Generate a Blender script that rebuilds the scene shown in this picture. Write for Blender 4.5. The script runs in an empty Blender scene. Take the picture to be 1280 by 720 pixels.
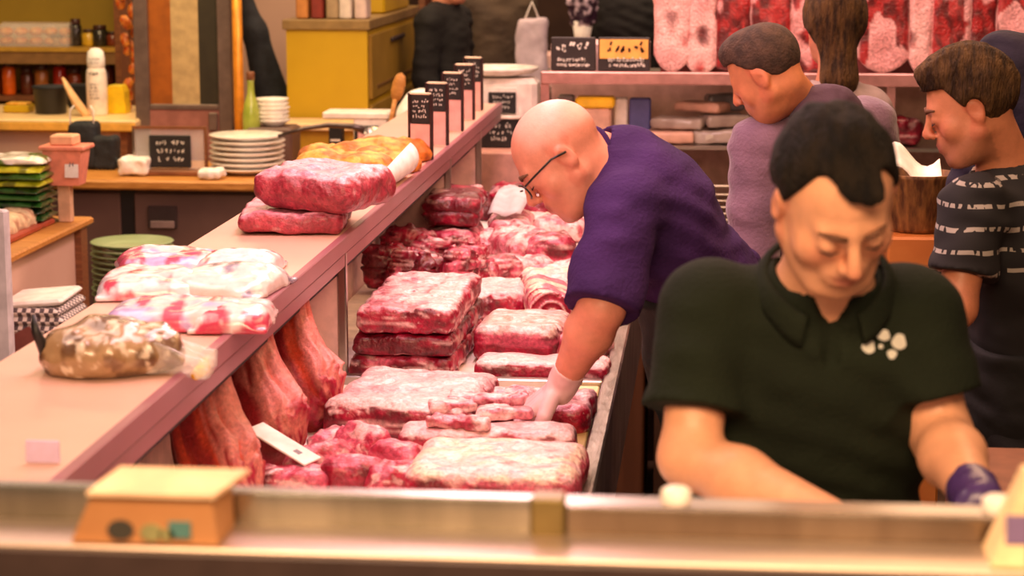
import bpy, math, random
import numpy as np
from mathutils import Vector, Matrix
random.seed(7)
C = bpy.context.scene.collection
A = np.array
PI = math.pi

# ------------------------------------------------------------------ camera
CF, CH = 2600.0, 1.95
PITCH = math.atan(462/CF); YAW = math.atan(256*math.cos(PITCH)/CF)
cd = bpy.data.cameras.new('camera'); cam = bpy.data.objects.new('camera', cd); C.objects.link(cam)
cam.location = (0, 0, CH); cam.rotation_euler = (PI/2-PITCH, 0, YAW)
cd.sensor_width = 36; cd.lens = CF/1280*36; cd.clip_start = .05; cd.clip_end = 60
cd.dof.use_dof = True; cd.dof.focus_distance = 4.7; cd.dof.aperture_fstop = 5.4
bpy.context.scene.camera = cam
_F = A([-math.sin(YAW)*math.cos(PITCH), math.cos(YAW)*math.cos(PITCH), -math.sin(PITCH)])
_R = A([math.cos(YAW), math.sin(YAW), 0]); _U = A([-math.sin(YAW)*math.sin(PITCH), math.cos(YAW)*math.sin(PITCH), math.cos(PITCH)])
def _ray(x, y): return _F+(x-640)/CF*_R+(360-y)/CF*_U
def atz(x, y, z):
    d = _ray(x, y); t = (z-CH)/d[2]; return A([t*d[0], t*d[1], z])
def aty(x, y, Y):
    d = _ray(x, y); t = Y/d[1]; return A([t*d[0], Y, CH+t*d[2]])

# ------------------------------------------------------------------ colours / materials
def lin(c):
    c = A(c[:3], float)/255
    return np.where(c <= .04045, c/12.92, ((c+.055)/1.055)**2.4)
def rgba(c): return tuple(float(v) for v in lin(c))+(1.0,)
MATS = {}
def mat(name, col, rough=.5, metal=0, col2=None, scale=20, bump=0, bscale=60, coat=0, alpha=1, emit=0, stretch=(1, 1, 1), trans=0, sheen=0, sss=0, lo=.35, hi=.65, spec=.5):
    if name in MATS: return MATS[name]
    m = bpy.data.materials.new(name); m.use_nodes = True; nt = m.node_tree; N = nt.nodes; L = nt.links
    b = N['Principled BSDF']
    b.inputs['Base Color'].default_value = rgba(col); b.inputs['Roughness'].default_value = rough; b.inputs['Metallic'].default_value = metal
    b.inputs['Coat Weight'].default_value = coat; b.inputs['Alpha'].default_value = alpha; b.inputs['Transmission Weight'].default_value = trans
    b.inputs['Sheen Weight'].default_value = sheen; b.inputs['Specular IOR Level'].default_value = spec
    if emit: b.inputs['Emission Color'].default_value = rgba(col); b.inputs['Emission Strength'].default_value = emit
    tc = N.new('ShaderNodeTexCoord'); mp = N.new('ShaderNodeMapping'); mp.inputs['Scale'].default_value = stretch
    L.new(tc.outputs['Object'], mp.inputs['Vector'])
    nz = N.new('ShaderNodeTexNoise'); nz.inputs['Scale'].default_value = scale; nz.inputs['Detail'].default_value = 4
    L.new(mp.outputs[0], nz.inputs['Vector'])
    if col2 is None: col2 = [min(255, v*1.12+3) for v in col]; 
    cr = N.new('ShaderNodeValToRGB'); cr.color_ramp.elements[0].position = lo; cr.color_ramp.elements[1].position = hi
    cr.color_ramp.elements[0].color = rgba(col); cr.color_ramp.elements[1].color = rgba(col2)
    L.new(nz.outputs['Fac'], cr.inputs[0]); L.new(cr.outputs[0], b.inputs['Base Color'])
    if bump:
        n2 = N.new('ShaderNodeTexNoise'); n2.inputs['Scale'].default_value = bscale; n2.inputs['Detail'].default_value = 3; L.new(mp.outputs[0], n2.inputs['Vector'])
        bp = N.new('ShaderNodeBump'); bp.inputs['Strength'].default_value = bump; bp.inputs['Distance'].default_value = .01
        L.new(n2.outputs['Fac'], bp.inputs['Height']); L.new(bp.outputs[0], b.inputs['Normal'])
    MATS[name] = m; return m
def cmat(name, rough=.4, coat=0, fine=.25, fscale=90, bump=.3, bscale=120, sss=0):
    """material whose own colour is stored per vertex (muscle, fat, skin, print)"""
    if name in MATS: return MATS[name]
    m = bpy.data.materials.new(name); m.use_nodes = True; nt = m.node_tree; N = nt.nodes; L = nt.links
    b = N['Principled BSDF']; b.inputs['Roughness'].default_value = rough; b.inputs['Coat Weight'].default_value = coat; b.inputs['Coat Roughness'].default_value = .25
    if sss: b.inputs['Subsurface Weight'].default_value = sss; b.inputs['Subsurface Radius'].default_value = (.012, .004, .002); b.inputs['Subsurface Scale'].default_value = 1
    at = N.new('ShaderNodeAttribute'); at.attribute_name = 'Col'
    tc = N.new('ShaderNodeTexCoord'); nz = N.new('ShaderNodeTexNoise'); nz.inputs['Scale'].default_value = fscale; nz.inputs['Detail'].default_value = 4
    L.new(tc.outputs['Object'], nz.inputs['Vector'])
    mr = N.new('ShaderNodeMapRange'); mr.inputs['From Min'].default_value = .3; mr.inputs['From Max'].default_value = .7
    mr.inputs['To Min'].default_value = 1-fine; mr.inputs['To Max'].default_value = 1+fine*.6
    L.new(nz.outputs['Fac'], mr.inputs[0])
    vm = N.new('ShaderNodeVectorMath'); vm.operation = 'SCALE'; L.new(at.outputs['Color'], vm.inputs[0]); L.new(mr.outputs[0], vm.inputs['Scale'])
    L.new(vm.outputs[0], b.inputs['Base Color'])
    if bump:
        n2 = N.new('ShaderNodeTexNoise'); n2.inputs['Scale'].default_value = bscale; n2.inputs['Detail'].default_value = 3; L.new(tc.outputs['Object'], n2.inputs['Vector'])
        bp = N.new('ShaderNodeBump'); bp.inputs['Strength'].default_value = bump; bp.inputs['Distance'].default_value = .006
        L.new(n2.outputs['Fac'], bp.inputs['Height']); L.new(bp.outputs[0], b.inputs['Normal'])
    MATS[name] = m; return m

# ------------------------------------------------------------------ object helpers
def tag(o, label=None, cat=None, group=None, kind=None):
    if label: o['label'] = label
    if cat: o['category'] = cat
    if group: o['group'] = group
    if kind: o['kind'] = kind
    return o
def thing(name, loc, label, cat, group=None, rz=0):
    o = bpy.data.objects.new(name, None); C.objects.link(o); o.location = tuple(float(v) for v in loc); o.rotation_euler = (0, 0, rz); o.empty_display_size = .05
    return tag(o, label, cat, group)
def mesh_obj(name, V, Fc, m, parent=None, loc=None, rot=None, smooth=False, cols=None, mi=None):
    me = bpy.data.meshes.new(name)
    me.from_pydata([tuple(v) for v in np.asarray(V, float).tolist()] if len(V) else [], [], Fc if isinstance(Fc, list) else Fc.tolist())
    for x in (m if isinstance(m, (list, tuple)) else [m]): me.materials.append(x)
    if smooth: me.polygons.foreach_set('use_smooth', [True]*len(me.polygons))
    if mi is not None: me.polygons.foreach_set('material_index', mi)
    if cols is not None:
        ca = me.color_attributes.new('Col', 'FLOAT_COLOR', 'POINT')
        c4 = np.ones((len(V), 4), np.float32); c4[:, :3] = cols; ca.data.foreach_set('color', c4.ravel())
    me.update()
    o = bpy.data.objects.new(name, me); C.objects.link(o)
    if parent is not None: o.parent = parent
    if loc is not None: o.location = tuple(float(v) for v in loc)
    if rot is not None: o.rotation_euler = rot
    return o
class MB:
    def __init__(s): s.v = []; s.f = []
    def add(s, V, Fc):
        n = len(s.v); s.v += [tuple(map(float, v)) for v in V]; s.f += [tuple(i+n for i in f) for f in Fc]; return s
    def box(s, x0, x1, y0, y1, z0, z1, b=0):
        if b <= 0:
            V = [(x, y, z) for z in (z0, z1) for y in (y0, y1) for x in (x0, x1)]
            return s.add(V, [(0, 2, 3, 1), (4, 5, 7, 6), (0, 1, 5, 4), (2, 6, 7, 3), (0, 4, 6, 2), (1, 3, 7, 5)])
        b = min(b, (x1-x0)*.45, (y1-y0)*.45, (z1-z0)*.45)
        prof = [(-1, z0, b), (0, z0+b, 0), (0, z1-b, 0), (1, z1, b)]; V = []
        for _, z, i in prof:
            X0, X1, Y0, Y1 = x0+i, x1-i, y0+i, y1-i
            V += [(X0+b, Y0, z), (X1-b, Y0, z), (X1, Y0+b, z), (X1, Y1-b, z), (X1-b, Y1, z), (X0+b, Y1, z), (X0, Y1-b, z), (X0, Y0+b, z)]
        Fc = [tuple(range(7, -1, -1)), tuple(range(24, 32))]
        for k in range(3):
            for i in range(8): j = (i+1) % 8; Fc.append((k*8+i, k*8+j, k*8+8+j, k*8+8+i))
        return s.add(V, Fc)
    def lathe(s, prof, n=32, c=(0, 0, 0), sx=1, sy=1):
        V = []; Fc = []
        for r, z in prof:
            for i in range(n): a = 2*PI*i/n; V.append((c[0]+r*sx*math.cos(a), c[1]+r*sy*math.sin(a), c[2]+z))
        for k in range(len(prof)-1):
            for i in range(n): j = (i+1) % n; Fc.append((k*n+i, k*n+j, k*n+n+j, k*n+n+i))
        Fc.append(tuple(range(n-1, -1, -1))); Fc.append(tuple(range((len(prof)-1)*n, len(prof)*n)))
        return s.add(V, Fc)
    def tube(s, pts, r, n=10):
        pts = [Vector(tuple(map(float, p))) for p in pts]; rr = r if isinstance(r, (list, tuple)) else [r]*len(pts); V = []; Fc = []; up = None
        for k, p in enumerate(pts):
            t = (pts[min(k+1, len(pts)-1)]-pts[max(k-1, 0)]).normalized()
            if up is None: up = Vector((0, 0, 1)) if abs(t.z) < .9 else Vector((1, 0, 0))
            a = t.cross(up).normalized(); b = a.cross(t); up = b
            for i in range(n): q = 2*PI*i/n; V.append(p+a*math.cos(q)*rr[k]+b*math.sin(q)*rr[k])
        for k in range(len(pts)-1):
            for i in range(n): j = (i+1) % n; Fc.append((k*n+i, k*n+j, k*n+n+j, k*n+n+i))
        Fc.append(tuple(range(n-1, -1, -1))); Fc.append(tuple(range((len(pts)-1)*n, len(pts)*n)))
        return s.add(V, Fc)
    def prism(s, poly, y0, y1):   # polygon in x,z extruded along y
        n = len(poly); V = [(x, y0, z) for x, z in poly]+[(x, y1, z) for x, z in poly]
        Fc = [tuple(range(n-1, -1, -1)), tuple(range(n, 2*n))]+[(i, (i+1) % n, n+(i+1) % n, n+i) for i in range(n)]
        return s.add(V, Fc)
    def obj(s, name, m, parent=None, loc=None, rot=None, smooth=False):
        o = mesh_obj(name, s.v, s.f, m, parent, loc, rot, smooth)
        return o
def struct(o): o['kind'] = 'structure'; return o

# ------------------------------------------------------------------ noise
def _hash(i, j, k, seed):
    h = (i*374761393+j*668265263+k*2147483647+seed*1274126177) & 0xffffffff
    h = ((h ^ (h >> 13))*1274126177) & 0xffffffff
    return ((h ^ (h >> 16)) & 0xffff)/65535.0
def vnoise(P, seed=0):
    I = np.floor(P).astype(np.int64); f = P-I; f = f*f*(3-2*f); out = 0
    for a in (0, 1):
        for b in (0, 1):
            for c in (0, 1):
                w = (f[:, 0] if a else 1-f[:, 0])*(f[:, 1] if b else 1-f[:, 1])*(f[:, 2] if c else 1-f[:, 2])
                out = out+w*_hash(I[:, 0]+a, I[:, 1]+b, I[:, 2]+c, seed)
    return out
def fbm(P, s, seed=0, o=3):
    P = P*np.asarray(s, float); r = 0; a = .5; t = 0
    for k in range(o): r = r+a*vnoise(P*2**k, seed+k*17); t += a; a *= .5
    return r/t
def sstep(x, a, b): t = np.clip((x-a)/(b-a), 0, 1); return t*t*(3-2*t)

# ------------------------------------------------------------------ signed distance modelling
def sm(a, b, k):
    h = np.clip(.5+.5*(b-a)/k, 0, 1); return b*(1-h)+a*h-k*h*(1-h)
def smx(a, b, k): return -sm(-a, -b, k)
def sph(P, c, r): return np.linalg.norm(P-A(c), axis=1)-r
def ell(P, c, r, M=None):
    q = P-A(c)
    if M is not None: q = q@M
    r = A(r, float); k0 = np.linalg.norm(q/r, axis=1); k1 = np.linalg.norm(q/(r*r), axis=1)
    return k0*(k0-1)/np.maximum(k1, 1e-9)
def cap(P, a, b, r1, r2=None):
    r2 = r1 if r2 is None else r2; a = A(a, float); b = A(b, float); ba = b-a
    t = np.clip((P-a)@ba/(ba@ba), 0, 1); return np.linalg.norm(P-a-t[:, None]*ba, axis=1)-(r1+(r2-r1)*t)
def rbox(P, c, hd, r):
    q = np.abs(P-A(c))-(A(hd, float)-r); return np.linalg.norm(np.maximum(q, 0), axis=1)+np.minimum(q.max(1), 0)-r
def surface(f, lo, hi, h):
    lo = A(lo, float); n = np.ceil((A(hi, float)-lo)/h).astype(int)+1; B = 6; nb = (n+B-1)//B; N = nb*B
    g = np.indices(nb).reshape(3, -1).T; cen = lo+(g*B+(B-1)/2)*h; dc = f(cen)
    D = np.repeat(np.repeat(np.repeat(np.where(dc > 0, 1., -1.).reshape(nb), B, 0), B, 1), B, 2)
    act = g[np.abs(dc) < B*h*1.35+.004]
    if len(act):
        off = np.indices((B, B, B)).reshape(3, -1).T
        I = (act[:, None, :]*B+off[None]).reshape(-1, 3)
        for s in range(0, len(I), 400000):
            J = I[s:s+400000]; D[J[:, 0], J[:, 1], J[:, 2]] = f(lo+J*h)
    D[0] = D[-1] = 1; D[:, 0] = D[:, -1] = 1; D[:, :, 0] = D[:, :, -1] = 1
    S = D < 0
    cnt = sum(S[a:N[0]-1+a, b:N[1]-1+b, c:N[2]-1+c].astype(np.int8) for a in (0, 1) for b in (0, 1) for c in (0, 1))
    cells = np.argwhere((cnt > 0) & (cnt < 8)); idx = -np.ones(A(N)-1, np.int64); idx[tuple(cells.T)] = np.arange(len(cells))
    acc = np.zeros((len(cells), 3)); num = np.zeros(len(cells))
    cs = [A(c) for c in ((0, 0, 0), (1, 0, 0), (0, 1, 0), (0, 0, 1), (1, 1, 0), (1, 0, 1), (0, 1, 1), (1, 1, 1))]
    for a in cs:
        for ax in range(3):
            if a[ax]: continue
            b = a.copy(); b[ax] = 1; p = cells+a; q = cells+b
            da = D[tuple(p.T)]; db = D[tuple(q.T)]; m = (da < 0) != (db < 0)
            t = np.where(m, da/np.where(m, da-db, 1), 0); pt = p+t[:, None]*(b-a); acc[m] += pt[m]; num[m] += 1
    V = lo+acc/num[:, None]*h; Fs = []
    for ax in range(3):
        u, v = [(1, 2), (2, 0), (0, 1)][ax]; sl = [slice(None)]*3; s2 = [slice(None)]*3; sl[ax] = slice(0, -1); s2[ax] = slice(1, None)
        a = S[tuple(sl)]; b = S[tuple(s2)]
        for w, flip in ((a & ~b, False), (~a & b, True)):
            e = np.argwhere(w); e = e[(e[:, u] > 0) & (e[:, v] > 0)]
            if not len(e): continue
            du = np.zeros(3, int); dv = np.zeros(3, int); du[u] = 1; dv[v] = 1
            qd = np.stack([idx[tuple((e-du-dv).T)], idx[tuple((e-dv).T)], idx[tuple(e.T)], idx[tuple((e-du).T)]], 1)
            Fs.append(qd[:, ::-1] if flip else qd)
    Fq = np.concatenate(Fs); return V, Fq[(Fq >= 0).all(1)]
def grad(f, V, e=.002):
    g = np.stack([f(V+A([e, 0, 0]))-f(V-A([e, 0, 0])), f(V+A([0, e, 0]))-f(V-A([0, e, 0])), f(V+A([0, 0, e]))-f(V-A([0, 0, e]))], 1)
    return g/np.maximum(np.linalg.norm(g, axis=1, keepdims=True), 1e-9)
def sdf_obj(name, f, lo, hi, h, m, parent=None, loc=None, rot=None, col=None, base=(0, 0, 0)):
    V, Fq = surface(f, lo, hi, h)
    cols = None
    if col is not None: cols = np.clip(col(V, grad(f, V)), 0, 1)
    return mesh_obj(name, V-A(base), Fq, m, parent, loc, rot, True, cols)
def mix(a, b, t): return a*(1-t[:, None])+b*t[:, None]
# ------------------------------------------------------------------ setting
m_floor = mat('floor_stone', (96, 70, 56), .45, col2=(120, 90, 72), scale=6, bump=.1)
m_wallb = mat('wall_dark', (64, 44, 34), .8, col2=(84, 60, 46), scale=3)
m_wallp = mat('wall_beige', (196, 160, 140), .8, col2=(206, 172, 152), scale=3)
m_steel = mat('steel', (175, 168, 160), .28, 1, col2=(195, 188, 178), scale=4, stretch=(1, 12, 1))
m_steel_s = mat('steel_scuffed', (120, 112, 108), .3, .9, col2=(170, 160, 156), scale=9, stretch=(6, 1, 1), bump=.2, bscale=20)
m_white = mat('white_plastic', (225, 214, 205), .45)
m_black = mat('black_plastic', (24, 22, 24), .45)
m_wood = mat('wood_honey', (176, 116, 48), .5, col2=(206, 146, 72), scale=14, stretch=(1, 8, 8))
m_woodd = mat('wood_brown', (110, 64, 36), .55, col2=(140, 88, 52), scale=14, stretch=(1, 8, 8))
m_brown = mat('brown_laminate', (92, 68, 62), .5, col2=(104, 78, 70), scale=5)
m_pinkw = mat('pink_white_panel', (222, 186, 182), .5)
m_shelf = mat('shelf_laminate', (216, 172, 152), .35, col2=(222, 180, 160), scale=4)
m_fascia = mat('shelf_fascia', (146, 88, 98), .35, col2=(156, 96, 106), scale=5)
m_gap = mat('gap_black', (22, 16, 16), .6)
m_glass = mat('clear_plastic', (240, 236, 232), .12, alpha=.25, coat=.6)
m_yel = mat('yellow_laminate', (186, 152, 12), .45, col2=(196, 162, 18), scale=3)
m_paper = mat('white_paper', (236, 228, 222), .7, bump=.1)
m_card = mat('cardboard', (172, 118, 70), .7, col2=(182, 128, 80), scale=12)
m_chalk = mat('chalk_white', (225, 220, 210), .8)
m_board = mat('chalkboard', (28, 24, 26), .7, col2=(38, 34, 34))

struct(MB().box(-4.5, 3, -.5, 13, -.06, 0).obj('floor', m_floor))
struct(MB().box(-4.5, 3, 13, 13.1, 0, 3.2).obj('wall_back', m_wallb))
struct(MB().box(-4.6, -4.5, -.5, 13.1, 0, 3.2).obj('wall_left', m_wallb))
struct(MB().box(3, 3.1, -.5, 13.1, 0, 3.2).obj('wall_right', m_wallb))

def scribble(parent, name, m, origin, ux, uz, w, hh, rows, seed, n=None, t=.0012, lift=.001):
    """rows of small unreadable handwriting strokes lying on a sign"""
    rnd = random.Random(seed); mb = MB(); o = Vector(tuple(map(float, origin))); ux = Vector(ux).normalized(); uz = Vector(uz).normalized(); nn = ux.cross(uz)
    for r in range(rows):
        zc = hh*(.5-(r+.5)/rows)*.86; ch = hh/rows*.5; x = -w*.42+rnd.random()*w*.12; end = w*.42-rnd.random()*w*.18
        while x < end:
            cw = ch*rnd.uniform(.4, .75)
            if rnd.random() < .14: x += cw; continue
            for s in range(rnd.choice((2, 3, 3))):
                a = (x+rnd.random()*cw, zc+rnd.uniform(-.5, .5)*ch); b = (x+rnd.random()*cw, zc+rnd.uniform(-.5, .5)*ch)
                d = Vector((b[0]-a[0], b[1]-a[1])); 
                if d.length < ch*.25: b = (a[0]+cw*.3, a[1]+ch*.5); d = Vector((b[0]-a[0], b[1]-a[1]))
                p = Vector((-d.y, d.x)).normalized()*max(t, ch*.09)
                q = [(a[0]+p.x, a[1]+p.y), (a[0]-p.x, a[1]-p.y), (b[0]-p.x, b[1]-p.y), (b[0]+p.x, b[1]+p.y)]
                V = [o+ux*u+uz*v+nn*lift for u, v in q]+[o+ux*u+uz*v+nn*.0001 for u, v in q]
                mb.add(V, [(0, 1, 2, 3), (7, 6, 5, 4), (0, 4, 5, 1), (1, 5, 6, 2), (2, 6, 7, 3), (3, 7, 4, 0)])
            x += cw*1.5
    return mb.obj(name, m, parent)

# ------------------------------------------------------------------ meat counter
SX0, SX1, SZ = -1.135, -.815, 1.25       # shelf over the tray
TZ, TX1 = .92, -.205
ct = thing('meat_counter', (-.6, 5.5, 0), 'long pink-lit butcher counter with a raised ledge shelf and sunken meat trays', 'counter')
def cpart(mb, name, m, label=None):
    o = mb.obj(name, m, ct); o.location = (.6, -5.5, 0)
    if label: o['label'] = label
    return o
Y0, Y1 = 2.45, 7.95
cpart(MB().box(SX0, SX1-.002, Y0, Y1, SZ-.022, SZ, .003), 'shelf_top', m_shelf)
cpart(MB().box(SX1-.012, SX1+.006, Y0, Y1, SZ-.034, SZ+.003, .002), 'shelf_edge_trim', m_fascia, 'upper mauve edge strip')
cpart(MB().box(SX1-.03, SX1+.002, Y0, Y1, SZ-.066, SZ-.036, .002), 'shelf_lower_trim', m_fascia)
cpart(MB().box(SX1-.06, SX1-.02, Y0, Y1, SZ-.09, SZ-.066), 'shadow_gap_strip', m_gap)
cpart(MB().box(SX0+.03, SX1-.045, Y0, Y1, 1.16, SZ-.022), 'shelf_bearer', m_brown)
cpart(MB().box(-1.02, -.99, Y0, Y1, 0, 1.16), 'back_panel', m_pinkw)
YT=7.30
cpart(MB().box(-.99, -.235, Y0+.1, YT, .82, TZ-.012), 'tray_body', m_steel)
cpart(MB().box(-.985, -.24, Y0+.12, 4.5, TZ-.012, TZ), 'front_tray', m_white)
cpart(MB().box(-.985, -.24, 4.54, 6.1, TZ-.012, TZ), 'middle_tray', m_white)
cpart(MB().box(-.985, -.24, 6.14, YT-.02, TZ-.012, TZ), 'rear_tray', m_white)
cpart(MB().box(-.985, -.235, 4.5, 4.53, TZ-.01, TZ+.02, .003), 'tray_divider', m_steel)
cpart(MB().box(-.985, -.235, 6.105, 6.135, TZ-.01, TZ+.02, .003), 'tray_divider', m_steel)
cpart(MB().box(-.31, -.24, 3.3, 4.49, TZ, TZ+.012, .003), 'cutting_strip', mat('yellow_lit_board', (232, 205, 140), .3, coat=.3))  # white board edge; yellowish light and reflection are put into its colour
cpart(MB().box(-.235, -.2, Y0+.1, YT, .70, .945, .004), 'outer_rail', m_steel_s, 'scuffed steel outer rail')
cpart(MB().box(-.235, -.215, Y0+.1, YT, 0, .70), 'outer_panel', m_woodd)
for yy in (4.53, 6.4, 7.25):
    cpart(MB().box(-.99, -.822, yy, yy+.012, TZ, SZ-.09), 'divider_panel', m_pinkw)
    cpart(MB().box(-.832, -.812, yy-.006, yy+.018, TZ, SZ-.034, .003), 'divider_post', m_steel)

# ------------------------------------------------------------------ meat
m_meat = cmat('raw_meat', .38, .3, .38, 110, .7, 110)
m_meatd = cmat('fibrous_meat', .5, .15, .25, 120, .5, 130)
LEAN = lin((170, 12, 56)); DEEP = lin((104, 10, 30)); FAT = lin((248, 202, 202)); PINK = lin((214, 92, 120)); ORNG = lin((216, 78, 50)); CREAM = lin((252, 218, 196)); GREYF = lin((196, 156, 146))
def meatcol(kind, seed, hz):
    def c(V, N):
        n1 = fbm(V, (20, 26, 34), seed); n2 = fbm(V, (40, 90, 60), seed+5, 2); s = fbm(V, (7, 7, 85), seed+9, 2)
        base = mix(DEEP, LEAN, sstep(n1, .3, .6)); 
        if kind == 'fatcap':
            base = mix(base, FAT, sstep(np.abs(s-.56), .03, .0)*.7)
            t = sstep(N[:, 2]+.35*(n2-.5), .45, .62); fat = mix(FAT, PINK, sstep(n1, .40, .75)*.45)
            return mix(base, fat, t)
        if kind == 'cream':
            t = sstep(N[:, 2]+.3*(n1-.5), .35, .6); fat = mix(CREAM, FAT, sstep(n1, .45, .6)); fat = mix(fat, PINK, sstep(n2, .66, .8)*.6)
            return mix(mix(base, PINK, sstep(s, .5, .6)*.8), fat, t)
        if kind == 'grey':
            t = sstep(N[:, 2], .4, .7); return mix(mix(base, PINK, sstep(s, .55, .65)*.7), mix(GREYF, FAT, sstep(n2, .45, .6)), t)
        if kind == 'layer':
            base = mix(base, FAT, sstep(np.abs(s-.5), .035, .0)*.85); t = sstep(N[:, 2]+.8*(n1-.5), .5, .8)
            n4 = fbm(V, (26, 9, 20), seed+11, 3); return mix(base, mix(FAT, mix(LEAN, PINK, sstep(n2, .4, .6)), sstep(n4, .46, .60)*.8), t*.9)
        if kind == 'marble':
            return mix(mix(base, PINK, sstep(n1, .5, .65)), FAT, sstep(np.abs(n2-.5), .0, .05)*0+sstep(np.abs(s-.5), .06, .0)*.8)
        if kind == 'pink':
            return mix(mix(LEAN, PINK, sstep(n1, .35, .6)), FAT, sstep(n2, .56, .68)*.75)
        if kind == 'dark':
            return mix(mix(DEEP, LEAN, sstep(n1, .45, .7)), FAT, sstep(s, .62, .72)*.6)
        if kind == 'pale':
            return mix(mix(FAT, PINK, sstep(n1, .45, .62)*.8), LEAN, sstep(n2, .56, .68)*.8)
        if kind == 'roast':
            t = sstep(N[:, 2], .62, .82); side = mix(lin((150, 44, 60)), lin((186, 66, 84)), sstep(n1, .35, .65)); side = mix(side, FAT, sstep(n1, .72, .8)*.4)
            return mix(side, mix(lin((236, 166, 180)), lin((216, 128, 150)), sstep(n1, .4, .6)), t)
    return c
def meat(name, c, size, rz, kind, label, cat='meat', group=None, seed=1, rough=.012, freq=14, round_=.35, h=.006, tilt=(0, 0), grooves=0, bend=0, taper=0, m=None):
    """one cut of meat: c = centre of its underside"""
    L, W, Hh = size; r = min(size)*round_; o = thing(name, c, label, cat, group, rz) if False else None
    def f(P):
        Q = P.copy(); Q[:, 2] = Q[:, 2]-bend*(1-(Q[:, 0]/(L/2))**2)
        if taper: Q[:, 1] = Q[:, 1]/(1-taper*(Q[:, 0]/L+.5))
        d = rbox(Q, (0, 0, Hh/2), (L/2, W/2, Hh/2), r)
        d = d+rough*(fbm(P, freq, seed)-.5)*2+rough*.5*(fbm(P, freq*3, seed+3, 2)-.5)*2
        if grooves:
            z = Q[:, 2]+.012*(fbm(P, 9, seed+8)-.5)*2; per = Hh/grooves
            g = np.abs(((z/per) % 1)-.5); d = d+sstep(g, .36, .5)*min(.012, per*.3)
        return np.maximum(d, -(P[:, 2]-0.0))
    mg = rough*1.6+.01
    o = sdf_obj(name, f, (-L/2-mg, -W/2-mg, -.006), (L/2+mg, W/2+mg, Hh+abs(bend)+mg), h, m or m_meat, col=meatcol(kind, seed, Hh))
    o.location = tuple(float(v) for v in c); o.rotation_euler = (tilt[0], tilt[1], rz)
    return tag(o, label, cat, group)

# front tray
meat('beef_slab', (-.375, 3.60, TZ+.001), (.31, .27, .085), -.03, 'cream', 'large slab of beef with a smooth cream fat cap, nearest in the front tray', 'beef', seed=3, rough=.007, round_=.45)
meat('rib_slab', (-.60, 4.13, TZ+.001), (.30, .36, .088), -.10, 'fatcap', 'wide rib slab with white fat top and dark red side, beside the standing cuts', 'beef', seed=5, rough=.01)
meat('trimmed_steak', (-.42, 3.87, TZ+.001), (.34, .115, .068), .03, 'fatcap', 'long strip cut with pale fat top lying behind the cream-topped slab', 'steak', seed=8, rough=.008)
meat('red_joint', (-.36, 4.15, TZ+.001), (.25, .20, .062), -.05, 'layer', 'dark red joint under the gloved hand of the bald butcher', 'beef', seed=12, rough=.012)
for i, (px, py, L, W, rz) in enumerate([(566, 508, .10, .05, .3), (600, 500, .13, .05, -.1), (632, 516, .11, .055, .15), (574, 528, .12, .045, -.2), (640, 500, .08, .05, .5)]):
    p = atz(px, py, 1.0)
    meat('fat_trimming', (p[0], p[1], .99-(.0 if px > 590 else .0)), (L, W, .022), rz, 'pale', 'white and pink fat trimming lying on the joints in front of the gloved hand', 'meat trimming', 'fat trimmings by the gloved hand', seed=20+i, rough=.008, freq=30, h=.004)
for i, (px, py, L, W, Hh, rz, k) in enumerate([(400, 580, .16, .07, .07, .9, 'pink'), (440, 596, .14, .08, .075, .2, 'marble'), (486, 574, .17, .07, .06, -.5, 'pink'), (500, 604, .13, .09, .06, .3, 'pink'), (414, 556, .12, .06, .06, 1.2, 'pink'), (455, 560, .15, .06, .075, -.7, 'pink'), (365, 606, .13, .09, .06, .1, 'marble')]):
    p = atz(px, py, TZ+Hh*.6)
    meat('beef_chunk', (p[0], p[1], TZ+.001), (L, W, Hh), rz, k, ['pale pink chunk of meat in front of the third standing cut', 'knobbly dark pink chunk in front of the wide rib slab', 'long pink strip of meat leaning along the wide rib slab', 'pink ragged chunk touching the cream-topped slab', 'small pink chunk at the foot of the tallest standing cut', 'pale strip standing between trimmings and wide rib slab', 'ragged red chunk just right of the white price card'][i], 'meat', 'trimmings at the foot of the standing cuts', seed=40+i, rough=.014, freq=20, round_=.5, bend=.012)
# middle tray
for i, (z, hh, k) in enumerate([(0, .052, 'marble'), (.053, .05, 'dark'), (.104, .062, 'layer')]):
    meat('beef_rib_rack', (-.688+.004*i, 4.81-.006*i, TZ+.001+z), (.238-.006*i, .50, hh), -.04+.015*i, k, ['bottom rack of the beef rib stack behind the tray divider', 'middle dark rack of the beef rib stack behind the tray divider', 'topmost rack of the beef rib stack, white fat over red ribs'][i], 'beef ribs', 'stacked beef rib racks', seed=60+i, rough=.009, freq=22, round_=.3)
meat('brisket', (-.445, 4.87, TZ+.001), (.21, .27, .09), -.06, 'grey', 'brisket with a greyish fat top right of the beef rib stack', 'beef', seed=71, rough=.01)
meat('flank_slab', (-.375, 4.615, TZ+.001), (.30, .13, .045), -.03, 'fatcap', 'thin pink-topped slab lying along the tray divider', 'beef', seed=74, rough=.007)
meat('pork_block', (-.575, 5.33, TZ+.001), (.20, .26, .085), .05, 'fatcap', 'squarish pink block of meat behind the rib stack', 'pork', seed=77, rough=.012)
meat('flat_cut', (-.40, 5.42, TZ+.001), (.2, .2, .11), .2, 'cream', 'cream-topped cut behind the rolled roast', 'meat', seed=78, rough=.012)
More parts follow.
